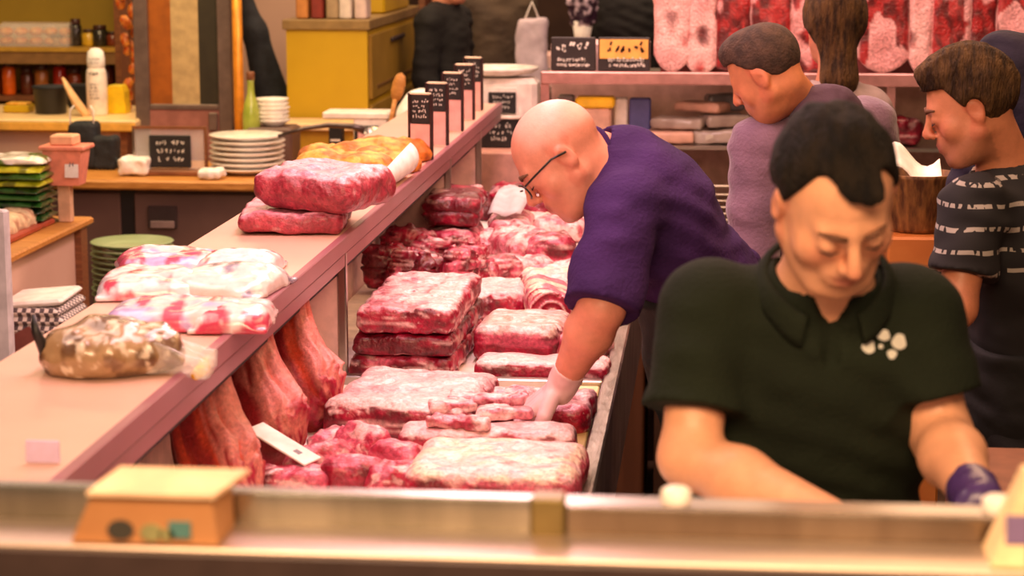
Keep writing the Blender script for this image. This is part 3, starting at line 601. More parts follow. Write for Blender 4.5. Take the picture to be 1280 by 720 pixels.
for r_ in range(2):
    for i in range(5):
        o = sdf_obj('pastry', lambda P: ell(P, (0, 0, .02), (.034, .05, .021))+.004*(fbm(P, 60, i)-.5), (-.05, -.07, -.01), (.05, .07, .06), .008, mat('pastry_orange', (216, 104, 24), .45, col2=(246, 180, 90), scale=50), loc=(on9(22, 9.6)-.17+.075*i, 9.98, 1.338+.046*r_)); tag(o, f'orange pastry in the clear-sided tray, {["bottom","top"][r_]} row, {["far left","second","middle","fourth","far right"][i]}', 'pastry', 'pastries in the clear tray')
for i, (px, hgt, r, c) in enumerate([(72, .05, .04, (150, 110, 40)), (96, .13, .03, (40, 34, 30)), (112, .08, .035, (200, 160, 40)), (126, .10, .04, (44, 40, 30)), (142, .07, .03, (120, 50, 30))]):
    jar(on9(px, 9.95), 9.98, 1.336, r, hgt, c, ['squat tan', 'tall black', 'yellow', 'round dark', 'small red-brown'][i]+' jar on the upper far-left shelf', 'jars on the upper shelf')
# hanging strings of dried sausage
for i, px in enumerate((165,)):
    t = thing('sausage_string', (on9(px, 9.4), 9.4+.02*i, 2.1), ['string of orange-red dried sausages hanging left of the striped screen', 'second sausage string, touching the striped screen'][i], 'sausage', None)
    MB().tube([(0, 0, .2), (0, 0, -.9)], .004).obj('string', m_woodd, t)
    for k in range(24):
        s_ = MB().lathe([(.001, 0), (.018, .008), (.024, .035), (.020, .065), (.001, .078)], 12).obj('sausage', mat('sausage_red', (190, 70, 24), .35, col2=(240, 160, 70), scale=40), t, (rnd.uniform(-.032, .032), rnd.uniform(-.03, .01), -.06-k*.042), (rnd.uniform(-.5, .5), rnd.uniform(-.5, .5), 0), True)

# striped screen in a metal frame
Ys = 9.1; sx0, sx1 = on9(173, Ys), on9(292, Ys)
st = thing('striped_screen', ((sx0+sx1)/2, Ys, 0), 'tall metal-framed screen with brown, beige and black vertical stripes', 'screen')
m_fr = mat('frame_metal', (112, 96, 90), .4, .5)
ch(MB().box(sx0-.005, sx0+.06, Ys-.03, Ys+.03, 0, 2.3, .004), 'frame_side', m_fr, st); ch(MB().box(sx1-.06, sx1+.0, Ys-.03, Ys+.03, 0, 2.3, .004), 'frame_side', m_fr, st)
ch(MB().box(sx0+.06, sx1-.06, Ys-.03, Ys+.03, 1.11, 1.135, .004), 'frame_rail', m_fr, st); ch(MB().box(sx0+.06, sx1-.06, Ys-.025, Ys+.03, .4, 1.11), 'lower_panel', mat('reddish_panel', (140, 92, 84), .4), st)
for n_, a, b2, c in (('brown_stripe', sx0+.06, on9(217, Ys), (140, 76, 16)), ('beige_stripe', on9(217, Ys), on9(251, Ys), (168, 146, 104)), ('black_stripe', on9(251, Ys), sx1-.06, (40, 36, 24))):
    ch(MB().box(a, b2, Ys-.008, Ys+.012, 1.135, 2.3), n_, mat(n_, c, .5), st)
pl_ = MB().lathe([(.022, 0), (.022, 2.3)], 20).obj('golden_pole', mat('golden_pole', (214, 140, 44), .3, .3), loc=(on9(299, 9.0), 9.0, 0), smooth=True); tag(pl_, 'thin golden pole right of the striped screen', 'pole')
ch(MB().box(on9(262, 9.0)-.02, on9(262, 9.0)+.02, Ys-.045, Ys-.025, 1.02, 1.10, .004), 'bracket', m_fr, st)
# oil bottle & second plate stack & chrome handle on worktop
ob = thing('oil_bottle', (on9(314, 8.75), 8.75, .901), 'green oil bottle behind the big stack of white plates', 'bottle')
MB().lathe([(.036, 0), (.038, .01), (.038, .22), (.03, .27), (.016, .31), (.014, .36), (.017, .37)], 20).obj('bottle_body', mat('green_glass', (130, 150, 50), .15, coat=.5, col2=(170, 180, 80), scale=12), ob, smooth=True)
MB().lathe([(.018, .37), (.018, .40), (.016, .405)], 16).obj('cap', m_woodd, ob, smooth=True)
tb = MB().box(-.1, .1, -.1, .1, 0, .17, .01).obj('plate_riser', m_brown, loc=(on9(341, 8.8), 8.8, .901)); tag(tb, 'brown riser block carrying the smaller stack of white plates', 'riser')
plates((on9(341, 8.8), 8.8, 1.072), 6, .072, .018, m_plate, 'side_plate', ['lowest white side plate of the small stack behind the big one', 'white side plate in the small stack behind the big one', 'topmost white side plate of the small stack behind the big one'], 'small stack of side plates')
hn = thing('metal_ladle', (-1.62, 8.40, .901), 'long metal ladle resting from the white plates towards the white-lidded box', 'ladle')
MB().tube([(-.16, 0, .165), (-.05, 0, .20), (.05, 0, .215), (.15, 0, .21), (.20, 0, .195)], [.009, .009, .011, .013, .018]).obj('handle', mat('dark_steel', (96, 84, 84), .3, .8), hn, smooth=True)
MB().lathe([(.001, -.03), (.025, -.022), (.036, 0), (.033, 0), (.02, -.018), (.001, -.024)], 20).obj('bowl', m_steel, hn, (.23, 0, .19), (.5, 0, 0), True)

# green plates on a low stand
gs = MB().box(-.2, .2, -.2, .2, 0, .50, .01).obj('low_stand', m_woodd, loc=(-2.15, 7.5, 0)); tag(gs, 'low dark stand carrying the stack of green plates', 'stand')
m_gp = mat('green_china', (150, 176, 130), .3, coat=.2, col2=(168, 190, 146), scale=3)
plates((-2.15, 7.5, .502), 12, .155, .0215, m_gp, 'green_plate', ['lowest plate of the pale green stack', 'pale green plate inside the stack left of the ledge', 'topmost plate of the pale green stack'], 'stack of green plates')

# near-left counter end
nl = thing('side_counter', (-2.45, 6.7, 0), 'cream counter at the left edge with a brown wooden top', 'counter')
ch(MB().box(-3.0, -2.19, 5.9, 7.16, .88, .905, .006), 'counter_top', m_wood, nl)
ch(MB().box(-3.0, -2.23, 5.95, 7.1, 0, .88), 'counter_body', m_wallp, nl)
ch(MB().box(-2.235, -2.205, 7.05, 7.12, 0, .88), 'corner_post', m_woodd, nl)
ft = thing('food_tray', (-2.42, 6.65, .906), 'shallow reddish tray of pale food on the side counter', 'tray')
MB().box(-.19, .15, -.42, .32, 0, .02, .005).obj('tray_body', mat('red_tray', (150, 60, 40), .4), ft)
def ftf(P): return np.maximum(rbox(P, (-.02, -.05, .0), (.15, .34, .05), .04)+.014*(fbm(P, 22, 3)-.5)*2, -P[:, 2]-.005)
o = sdf_obj('pale_food', ftf, (-.22, -.45, -.02), (.18, .35, .08), .009, m_crumb, ft, col=lambda V, N: mix(A(lin((226, 200, 160))), A(lin((190, 140, 110))), sstep(fbm(V, 30, 6), .5, .62))); o.location = (0, 0, .021)
pb = thing('pink_bin', (aty(83, 220, 7.02)[0], 7.02, .906), 'pink square bin on a post at the far end of the side counter', 'bin')
pb.scale = (.85, .85, .85)
MB().box(-.035, .02, -.02, .02, 0, .19, .003).obj('post', mat('pale_post', (206, 168, 136), .5), pb)
mb = MB(); mb.add([(-.055, -.05, .155), (.065, -.05, .155), (.065, .05, .155), (-.055, .05, .155), (-.078, -.068, .31), (.086, -.068, .31), (.086, .068, .31), (-.078, .068, .31)], [(0, 3, 2, 1), (0, 1, 5, 4), (1, 2, 6, 5), (2, 3, 7, 6), (3, 0, 4, 7), (4, 5, 6, 7)]); mb.obj('bucket', mat('pink_plastic', (226, 140, 116), .4), pb)
MB().box(-.09, .10, -.078, .078, .30, .318, .004).obj('rim', mat('pink_plastic', (226, 140, 116), .4), pb)
q = MB().box(-.026, .03, -.0025, .0, 0, .1).obj('sticker', m_paper, pb, (.04, -.064, .19), (-.11, 0, 0)); scribble(q, 'sticker_mark', gp, (.0, -.003, .05), (1, 0, 0), (0, 0, 1), .03, .04, 1, 3)
MB().box(-.05, .05, -.05, .05, .318, .36, .006).obj('lid_flap', mat('peach_card', (236, 180, 140), .5), pb)
for i in range(9):
    g_ = i/8; cg = [(24, 60, 26), (30, 72, 30), (26, 58, 30), (34, 78, 30), (40, 84, 34), (36, 76, 30), (150, 160, 30), (60, 110, 36), (176, 182, 40)][i]
    o = bag_item('green_packet', (-2.40+.006*math.sin(i*2), 6.93, .906+i*.0235), .26-.004*(i % 3), .22, .018, .05*math.sin(i), 300+i, (cg, tuple(min(255, int(v*1.25)) for v in cg), tuple(int(v*.7) for v in cg)), f'green food packet in the pile beside the pink bin, {["lowest","second","third","fourth","fifth","sixth","seventh","eighth","topmost"][i]}{" from the bottom" if 0<i<8 else ""}', 'packet', 'pile of green packets', h=.009)
o = bag_item('white_packet', (-2.39, 6.93, 1.122), .24, .2, .02, .1, 320, ((230, 226, 210), (240, 236, 226), (90, 130, 50)), 'white packet with green print lying on top of the green packets', 'packet', h=.009)
# napkin bundles stacked in front of counter side
ns = MB().box(-.102, .13, -.17, .17, 0, .50, .006).obj('low_shelf', m_woodd, loc=(-2.12, 6.35, 0)); tag(ns, 'low wooden shelf block under the checkered napkin piles', 'shelf')
mck = bpy.data.materials.new('checked_cloth'); mck.use_nodes = True; nt_ = mck.node_tree; ck = nt_.nodes.new('ShaderNodeTexChecker'); ck.inputs['Scale'].default_value = 70; ck.inputs[1].default_value = rgba((236, 226, 220)); ck.inputs[2].default_value = rgba((96, 84, 90))
tcx = nt_.nodes.new('ShaderNodeTexCoord'); nt_.links.new(tcx.outputs['Object'], ck.inputs['Vector']); nt_.links.new(ck.outputs['Color'], nt_.nodes['Principled BSDF'].inputs['Base Color'])
for i in range(9):
    o = MB().box(-.105, .105, -.14, .14, 0, .027, .010).obj('checked_napkin', mck, loc=(-2.115+.005*math.sin(i*3), 6.33, .502+i*.028), rot=(0, 0, .04*math.sin(i*2))); tag(o, f'grey and white checked napkin bundle beside the side counter, {["lowest","second","third","fourth","fifth","sixth","seventh","eighth","topmost"][i]} of the pile', 'napkin', 'pile of checked napkins')
o = MB().box(-.10, .10, -.13, .13, 0, .02, .008).obj('white_napkin', m_paper, loc=(-2.115, 6.33, .755), rot=(.0, -.08, .05)); tag(o, 'plain white napkin bundle lying on the checked napkin pile', 'napkin')
o = MB().prism([(-.03, 0), (.035, .0), (.045, .17), (.02, .2), (-.035, .17)], -.006, .006).obj('brown_tag', mat('red_brown_card', (120, 66, 60), .5), loc=(-2.13, 6.178, .5005)); tag(o, 'dark reddish-brown card standing in front of the checked napkin pile', 'card')
wp = MB().box(-.30, .0, -.02, .02, 0, 1.12, .006).obj('white_board', mat('grey_white', (206, 200, 204), .4), loc=(-2.03, 5.8, 0)); tag(wp, 'upright white board edge cut by the left border, in front of the side counter', 'board')

# ------------------------------------------------------------------ yellow cabinet and hall
yc = thing('yellow_cabinet', (-1.75, 9.95, 0), 'tall yellow cabinet with grey top band and drawer fronts on its right side', 'cabinet')
ch(MB().box(-1.93, -1.56, 9.32, 10.9, 0, 1.46), 'carcass', m_yel, yc)
ch(MB().box(-1.945, -1.545, 9.305, 10.92, 1.455, 1.5, .004), 'top_band', mat('olive_band', (128, 104, 60), .5), yc)
m_oy = mat('olive_yellow', (150, 118, 34), .5, col2=(164, 130, 44), scale=6)
for z0, z1 in ((1.14, 1.43), (.80, 1.11), (.45, .77)):
    d = ch(MB().box(-1.562, -1.545, 9.36, 10.85, z0, z1, .003), 'drawer', m_oy, yc)
    MB().box(-1.546, -1.530, 9.9, 10.3, z1-.06, z1-.04, .004).obj('handle', mat('handle_dark', (48, 36, 36), .5), d)
    MB().box(-1.546, -1.541, 9.5, 10.7, z0+.04, z0+.055, .001).obj('groove_trim', mat('trim_brown', (110, 78, 30), .5), d)
rn = random.Random(11)
for i, (x, c, hh) in enumerate([(-1.87, (180, 120, 60), .12), (-1.80, (120, 40, 30), .11), (-1.73, (150, 130, 100), .12), (-1.67, (200, 190, 180), .12), (-1.60, (196, 176, 170), .11)]):
    o = MB().box(-.028, .028, -.06, .06, 0, hh, .006).obj('storage_tin', mat('tin%d' % i, c, .5), loc=(x, 9.45, 1.501)); tag(o, ['tan', 'dark red', 'khaki', 'white', 'pale pink'][i]+' tin on top of the yellow cabinet', 'tin', 'tins on the yellow cabinet')
o = MB().box(-.05, .05, -.4, .4, 0, .14, .01).obj('yellow_box', m_yel, loc=(-1.62, 10.3, 1.501)); tag(o, 'long yellow box lying on top of the yellow cabinet', 'box')
o = MB().box(-2.66, -1.95, 11.2, 11.28, 0, 2.6).obj('partition', m_wallp); tag(o, 'plain beige partition panel behind the yellow cabinet', 'partition')
bc = thing('black_drape', (-2.08, 9.8, 0), 'long black cloth hanging diagonally between the golden pole and yellow cabinet', 'cloth')
def drf(P): return np.maximum(cap(P, (-.16, 0, 1.75), (-.12, 0, 1.45), .035, .045), -9)*1
sdf_obj('cloth', lambda P: sm(cap(P, (-.20, 0, 1.75), (-.10, 0, 1.42), .03, .05), cap(P, (-.10, 0, 1.42), (.02, 0, .9), .05, .11), .05)+.012*(fbm(P, (14, 14, 3), 4)-.5)*2, (-.3, -.16, .75), (.2, .16, 1.85), .012, m_fab, bc)
# low counter strip below yellow cabinet
o = thing('low_side_table', (-1.6, 8.95, 0), 'low table with cream top between the worktop and the yellow cabinet', 'table')
ch(MB().box(-2.05, -1.45, 9.0, 9.28, 1.03, 1.06, .004), 'table_top', mat('cream_laminate', (214, 184, 140), .5), o); ch(MB().box(-2.02, -1.48, 9.03, 9.26, 0, 1.03), 'table_body', mat('mustard_panel', (176, 136, 30), .5), o)

# hall beyond: crates and shelf
def crate(px, py, Y, w, d, hh, c, lab):
    p = aty(px, py, Y); o = thing('storage_crate', (p[0], Y, max(p[2], 0)), lab, 'crate', 'crates in the hall')
    m_ = mat('crate%d_%d_%d' % c, c, .5)
    MB().box(-w/2, w/2, -d/2, d/2, 0, hh, .006).obj('crate_body', m_, o); MB().box(-w/2-.008, w/2+.008, -d/2-.008, d/2+.008, hh-.03, hh, .004).obj('crate_rim', m_, o)
    return o
hs = thing('hall_shelf', (-1.42, 11.5, 0), 'dark open shelf with crates beyond the yellow cabinet', 'shelf')
ch(MB().box(-1.62, -1.585, 11.4, 11.95, 0, 2.1), 'upright', m_woodd, hs); ch(MB().box(-1.2, -1.165, 11.4, 11.95, 0, 2.1), 'upright', m_woodd, hs)
for z in (.95, 1.20, 1.42): ch(MB().box(-1.6, -1.18, 11.4, 11.95, z-.02, z), 'shelf_board', m_woodd, hs)
for x, z, hh, c, lab in ((-1.49, .951, .12, (40, 90, 170), 'blue crate on the lowest visible board of the hall shelf'), (-1.30, .951, .17, (30, 110, 190), 'brighter blue crate beside the blue crate in the hall shelf'), (-1.4, 1.201, .13, (60, 110, 150), 'greyish blue crate on the middle board of the hall shelf'), (-1.38, 1.421, .2, (176, 110, 180), 'lilac crate on the top board of the hall shelf')):
    o = thing('storage_crate', (x, 11.65, z), lab, 'crate', 'crates in the hall'); m_ = mat('crate%d_%d' % c[:2], c, .5)
    MB().box(-.09, .09, -.15, .15, 0, hh, .006).obj('crate_body', m_, o); MB().box(-.094, .094, -.156, .156, hh-.03, hh, .004).obj('crate_rim', m_, o)
bxp = MB().box(-.045, .045, -.08, .08, 0, .11, .004).obj('peach_box', mat('peach_box', (206, 160, 140), .6), loc=(-1.245, 11.6, 1.201)); tag(bxp, 'peach cardboard box on the middle board of the hall shelf', 'box')

# ------------------------------------------------------------------ scale at the far end
stb = MB().box(-1.08, -.60, 8.05, 8.6, 0, 1.05, .006).obj('scale_counter', mat('pink_laminate', (206, 150, 138), .5)); tag(stb, 'pinkish block counter carrying the white scale at the end of the ledge', 'counter')
sl = thing('shop_scale', (-.87, 8.3, 1.052), 'white shop scale with round pan and black price displays', 'scale')
MB().box(-.13, .17, -.06, .12, 0, .27, .02).obj('body', m_white, sl)
MB().prism([(-.12, .13), (.10, .13), (.09, .235), (-.02, .235), (-.10, .20)], -.085, -.06).obj('display_bezel', m_white, sl)
q = MB().box(-.02, .09, -.095, -.084, .135, .22, .002).obj('upper_display', m_board, sl); scribble(q, 'display_marks', m_chalk, (.035, -.0955, .18), (1, 0, 0), (0, 0, 1), .1, .07, 3, 41)
q = MB().box(-.13, .10, -.10, -.06, .0, .118, .004).obj('lower_display', m_black, sl); scribble(q, 'display_marks', m_chalk, (.03, -.1005, .06), (1, 0, 0), (0, 0, 1), .12, .09, 3, 43)
MB().box(-.14, .11, -.11, -.055, .115, .128, .003).obj('display_hood', m_white, sl)
MB().lathe([(.05, .27), (.14, .285), (.165, .30), (.17, .31), (.16, .31), (.13, .295), (.001, .29)], 36, (.0, .06, 0)).obj('pan', m_plate, sl, smooth=True)
o = sdf_obj('white_sack', lambda P: ell(P, (0, 0, .09), (.14, .12, .11))+.02*(fbm(P, 12, 3)-.5)*2, (-.2, -.2, -.03), (.2, .2, .25), .01, m_paper, loc=(-1.16, 8.5, 1.06)); tag(o, 'rumpled white sack behind the price cards, left of the scale', 'sack')
o = MB().box(-1.30, -1.085, 8.3, 8.7, 0, 1.06, .006).obj('sack_stand', m_brown); tag(o, 'brown stand under the rumpled white sack', 'stand')

# ------------------------------------------------------------------ rear glass case with hanging cuts
CY = 7.6
rc = thing('rear_meat_case', (.3, CY+.3, 0), 'rear steel display case with a pinkish rail, full of hanging meat', 'display case')
m_rail = mat('rail_pink', (176, 128, 122), .3, .5)
ch(MB().box(-.63, 1.6, CY-.02, CY+.02, 1.355, 1.40, .004), 'front_rail', m_rail, rc)
ch(MB().box(-.63, 1.6, CY+.02, CY+.42, 1.37, 1.385), 'upper_shelf', m_steel, rc)
ch(MB().box(-.63, 1.6, CY+.5, CY+.52, .86, 1.37), 'back_panel', mat('case_back_pale', (176, 136, 122), .6), rc)
ch(MB().box(-.20, 1.6, CY+.2, CY+.22, 1.385, 2.1), 'upper_back_panel', mat('case_back', (120, 50, 48), .6), rc)
ch(MB().box(-.63, 1.6, CY-.25, CY+.5, .86, .885), 'lower_shelf', m_steel, rc)
ch(MB().box(-.63, 1.6, CY-.02, CY+.5, 1.12, 1.132), 'middle_shelf', m_steel, rc)
ch(MB().box(-.63, 1.6, CY-.22, CY+.48, 0, .86), 'base', m_brown, rc)
for x in (-.63, .62, 1.5): ch(MB().box(x, x+.03, CY-.01, CY+.02, .885, 1.36), 'upright', m_rail, rc)
ch(MB().box(-.6, -.24, CY+.06, CY+.30, 1.386, 1.50, .006), 'sign_ledge', m_pinkw, rc)
for i, (px0, px1, c) in enumerate([(688, 744, (34, 26, 26)), (747, 812, (206, 150, 70))]):
    p0 = aty(px0, 78, CY+.0); p1 = aty(px1, 78, CY); w_ = p1[0]-p0[0]
    t = thing('price_sign', ((p0[0]+p1[0])/2, CY+.03, 1.401), ['black sign with white lettering on the case rail, left of the orange one', 'orange and black sign on the case rail next to the first hanging cut'][i], 'sign', 'signs on the case rail')
    MB().box(-w_/2, w_/2, -.008, .008, 0, .122, .003).obj('sign_plate', mat('sign_dark', (34, 26, 26), .5), t)
    if i: MB().box(-w_/2+.006, w_/2-.006, -.0105, -.008, .045, .115, .001).obj('orange_field', mat('sign_orange', (226, 166, 80), .5), t)
    scribble(t, 'large_lettering', m_chalk if i == 0 else mat('sign_ink', (60, 30, 16)), (0, -.0108, .082), (1, 0, 0), (0, 0, 1), w_, .055, 1, 51+i, t=.004)
    scribble(t, 'small_lettering', m_chalk, (0, -.0108, .03), (1, 0, 0), (0, 0, 1), w_, .045, 2, 53+i, t=.003)
def hang_cut(px0, px1, kind, seed, lab, zb=1.39, y=None, d=.05):
    y = y or CY+.10; x0 = aty(px0, 60, y)[0]; x1 = aty(px1, 60, y)[0]; w = x1-x0; hh = .46
    def f(P):
        z = P[:, 2]/hh; ww = w/2*(1-.15*np.abs(z-.5))*(.9+.2*fbm(P, (1, 1, 7), seed)); q = rbox(P*A([1, 1, 1]), (0, 0, hh/2), (w/2, d/2, hh/2), .024)
        cr = (np.abs(P[:, 0])/(w/2))**2; return np.maximum(q, -(P[:, 2]-.07*cr*(1 if seed % 2 else .4)))+.010*(fbm(P, 14, seed)-.5)*2
    def c(V, N):
        n = fbm(V, (11, 11, 7), seed); n2 = fbm(V, (40, 40, 22), seed+2, 2); red = mix(lin((96, 14, 18))+0*V, lin((168, 34, 36))+0*V, sstep(n2, .4, .6)); fat = mix(lin((240, 188, 182))+0*V, lin((228, 160, 158))+0*V, sstep(n, .3, .7))
        if kind == 'fat': t = sstep(n, .20, .34)
        elif kind == 'red': t = sstep(n, .62, .66)
        else: t = sstep(n, .53, .55)
        edge = sstep(np.abs(V[:, 0])/(w/2), .86, .94); return mix(mix(red, fat, t), fat, edge*.8)
    o = sdf_obj('hanging_cut', f, (-w/2-.02, -d/2-.02, -.02), (w/2+.02, d/2+.02, hh+.02), .008, m_meat, loc=((x0+x1)/2, y, zb), col=c); tag(o, lab, 'meat', 'large cuts standing in the rear case')
for a in [(816, 864, 'fat', 401, 'large pale pink side of pork beside the orange sign'), (858, 896, 'fat', 402, 'narrower pale pink side of pork, second from the orange sign'), (893, 940, 'red', 404, 'deep red ribbed cut left of the hooded man\'s head'), (936, 990, 'mix', 405, 'red and pink cut behind the hooded man\'s hair'), (986, 1034, 'red', 406, 'dark red cut just left of the brown-haired woman'),
          (1070, 1138, 'mix', 407, 'wide red cut with jagged white fat, right of the brown-haired woman'), (1134, 1166, 'fat', 409, 'pale cut above the striped-shirt man\'s forehead'), (1162, 1214, 'mix', 410, 'red and white cut above the striped-shirt man\'s hair'), (1210, 1246, 'red', 411, 'red cut behind the crown of the striped-shirt man'), (1242, 1290, 'mix', 412, 'red and white cut at the right border above the navy shoulder')]:
    hang_cut(*a)
# lower level goods
def case_item(name, px, py, y, mk, lab, cat, **k):
    p = aty(px, py, y); return mk(p)
yx = thing('yellow_tub', (aty(745, 115, CY+.1)[0], CY+.08, 1.133), 'yellow-lidded tub under the case rail', 'tub')
MB().box(-.06, .06, -.05, .05, 0, .13, .008).obj('tub_body', mat('beige_tub', (196, 150, 130), .5), yx); MB().box(-.072, .072, -.056, .056, .13, .17, .008).obj('lid', mat('yellow_lid2', (226, 176, 24), .45), yx)
o = MB().box(-.04, .04, -.03, .03, 0, .16, .006).obj('blue_carton', mat('blue_carton', (74, 74, 130), .5), loc=(aty(800, 100, CY+.1)[0], CY+.15, 1.133)); tag(o, 'dark blue carton on the middle shelf of the rear case', 'carton')
o = MB().box(-.03, .03, -.03, .03, 0, .17, .006).obj('grey_carton', mat('grey_carton', (120, 110, 110), .5), loc=(aty(707, 100, CY+.1)[0], CY+.15, 1.133)); tag(o, 'grey carton at the left end of the rear case, below the black sign', 'carton')
o = MB().box(-.025, .025, -.03, .03, 0, .16, .006).obj('white_carton', m_white, loc=(aty(776, 100, CY+.1)[0], CY+.15, 1.133)); tag(o, 'white carton between yellow tub and blue carton', 'carton')
bs = thing('black_sign', (aty(743, 165, CY-.16)[0], CY-.16, .886), 'upright black chalk sign behind the bald head', 'sign')
MB().prism([(-.055, .0), (.055, .0), (.045, .22), (-.045, .22)], -.008, .008).obj('sign_plate', m_board, bs); MB().box(-.06, .06, -.04, .04, 0, .012, .003).obj('foot', m_black, bs); scribble(bs, 'chalk_writing', m_chalk, (0, -.0085, .15), (1, 0, 0), (0, 0, 1), .085, .11, 3, 61)
ot = thing('orange_tub', (aty(783, 150, CY-.12)[0], CY-.12, .96), 'square tub of orange sauce right of the black chalk sign', 'tub')
MB().box(-.05, .055, -.05, .05, 0, .085, .008).obj('tub_body', mat('orange_sauce', (230, 136, 50), .3, coat=.3), ot); MB().box(-.062, .066, -.056, .056, .085, .105, .004).obj('rim', m_white, ot)
o = MB().box(-.05, .05, -.04, .04, 0, .072, .006).obj('white_block', m_white, loc=(aty(783, 150, CY-.12)[0], CY-.12, .886)); tag(o, 'white block under the orange sauce tub', 'block')
m_gpk = mat('grey_film', (150, 132, 122), .3, coat=.4, col2=(176, 160, 148), scale=12, bump=.3, bscale=30)
for i, (px, y, z, w_, d_, h_, rz, c, lab) in enumerate([
        (838, .10, 1.133, .17, .16, .045, .1, 0, 'flat beige parcel at the bottom left of the pile under the case rail'), (898, .12, 1.133, .17, .16, .05, -.1, 1, 'grey parcel at the bottom of the pile, left of the hooded man\'s face'),
        (950, .12, 1.133, .16, .15, .05, .2, 0, 'beige parcel on the middle shelf behind the hooded man\'s face'), (850, .12, 1.184, .20, .13, .04, -.25, 1, 'grey film-wrapped parcel, second layer of the pile under the case rail'),
        (905, .14, 1.19, .17, .13, .045, .35, 1, 'grey parcel lying askew on the pile next to the hooded man\'s face'), (878, .16, 1.242, .18, .12, .035, -.4, 0, 'beige parcel slanting across the top of the pile under the case rail'),
        (905, .24, 1.242, .14, .10, .06, .2, 2, 'dark grey rumpled parcel on top of the pile'), (1000, .14, 1.133, .17, .16, .07, .1, 1, 'grey parcel on the middle shelf behind the hooded man\'s neck'),
        (822, -.12, .887, .16, .14, .06, .2, 3, 'red meat parcel right of the orange tub'), (868, -.12, .887, .17, .14, .05, -.1, 0, 'flat beige tray beyond the purple back'), (860, -.10, .94, .2, .14, .03, .1, 1, 'thin grey parcel on the flat beige tray beyond the purple back')]):
    x = aty(px, 130, CY+y)[0]
    o = sdf_obj('wrapped_parcel', (lambda w_, d_, h_, s: lambda P: rbox(P, (0, 0, h_/2), (w_/2, d_/2, h_/2), .012)+.008*(fbm(P, 18, s)-.5)*2)(w_, d_, h_, 500+i), (-w_/2-.03, -d_/2-.03, -.02), (w_/2+.03, d_/2+.03, h_+.03), .008,
                [mat('beige_film', (190, 146, 126), .4, bump=.2, bscale=30), m_gpk, mat('dark_film', (100, 96, 100), .3), m_meat][c], loc=(x, CY+y, z+.002), rot=(0, 0, rz), col=(lambda V, N: mix(lin((170, 50, 50))+0*V, lin((226, 150, 140))+0*V, sstep(fbm(V, 30, 3), .4, .6))) if c == 3 else None)
    tag(o, lab, 'parcel', 'wrapped parcels in the rear case')
# wire rack + boards on a lower bench in front of the case
bn = thing('low_bench', (.1, 7.0, 0), 'low bench with pale boards in front of the rear case', 'bench')
ch(MB().box(-.19, .75, 6.75, 7.3, .78, .80, .003), 'bench_top', m_steel, bn); ch(MB().box(-.18, .73, 6.78, 7.28, 0, .78), 'bench_body', m_brown, bn)
wr = thing('wire_rack', (.07, 7.12, .801), 'grey wire rack standing on the low bench', 'rack')
mw = MB()
for k in range(9): mw.tube([(-.17, 0, .04+k*.022), (.17, 0, .04+k*.022)], .003, 6)
for x in (-.17, -.06, .06, .17): mw.tube([(x, .005, 0), (x, .005, .23)], .004, 6)
mw.obj('wire_grid', m_steel, wr); mw = MB(); mw.tube([(-.17, .005, .23), (-.17, .12, .23), (.17, .12, .23), (.17, .005, .23)], .004, 6); mw.tube([(-.17, .12, .23), (-.17, .12, 0)], .004, 6); mw.tube([(.17, .12, .23), (.17, .12, 0)], .004, 6); mw.obj('rear_frame', m_steel, wr)
for i, (z, x, m_) in enumerate([(.801, .02, m_white), (.825, .0, mat('pale_board', (226, 186, 120), .5)), (.849, .03, mat('pale_board', (226, 186, 120), .5))]):
    o = MB().box(-.2, .22, -.11, .11, 0, .022, .004).obj('chopping_board', m_, loc=(x, 6.9, z)); tag(o, ['white chopping board at the bottom of the board pile', 'lower pale wooden board of the pile', 'upper pale wooden board of the pile'][i]+' in front of the wire rack', 'board', 'pile of boards')
# right: red packs, paper, basket
for i, (px, py) in enumerate([(1122, 122), (1128, 170), (1105, 108)]):
    p = aty(px, py, CY+.05)
    o = meat('packed_meat', (p[0], CY+.10, [1.133, .886, 1.17][i]), (.19, .12, .1 if i == 0 else .07), 0, 'dark', ['red meat on the middle shelf below the rail, left of the striped-shirt man\'s face', 'red meat on the lower shelf left of the striped-shirt man\'s chin', 'small red meat at the back of the middle shelf'][i], 'meat', seed=420+i, h=.008)
wb = thing('wicker_basket', (.50, 5.10, 1.202), 'brown wicker basket with white paper in front of the striped-shirt man', 'basket')
mwk = mat('wicker', (84, 50, 24), .7, col2=(150, 104, 54), scale=60, stretch=(1, 1, .3), bump=.5)
MB().lathe([(.07, 0), (.075, .01), (.09, .13), (.095, .14), (.085, .14), (.07, .02), (.001, .015)], 28).obj('basket_body', mwk, wb, smooth=True)
nu = 10; pp = [(-.07+.12*u, -.05+.09*v+.02*math.sin(u*4), .13+.05*v+.03*math.sin(u*5+1)) for v in np.linspace(0, 1, 8) for u in np.linspace(0, 1, nu)]
o = mesh_obj('paper_sheet', pp, [(j*nu+i, j*nu+i+1, (j+1)*nu+i+1, (j+1)*nu+i) for j in range(7) for i in range(nu-1)], m_paper, wb, smooth=True); so = o.modifiers.new('s', 'SOLIDIFY'); so.thickness = .002
bst = MB().box(.42, .56, 4.98, 5.2, 0, 1.20, .006).obj('basket_stand', mat('orange_wood', (190, 110, 50), .5, col2=(206, 130, 64), scale=8)); tag(bst, 'orange-brown wooden counter under the wicker basket', 'counter')
bw = MB().box(.44, .95, 3.45, 3.80, 0, .99, .01).obj('wooden_counter', mat('dull_wood', (128, 84, 60), .5)); tag(bw, 'dull brown counter block in front of the striped-shirt man, lower right', 'counter')
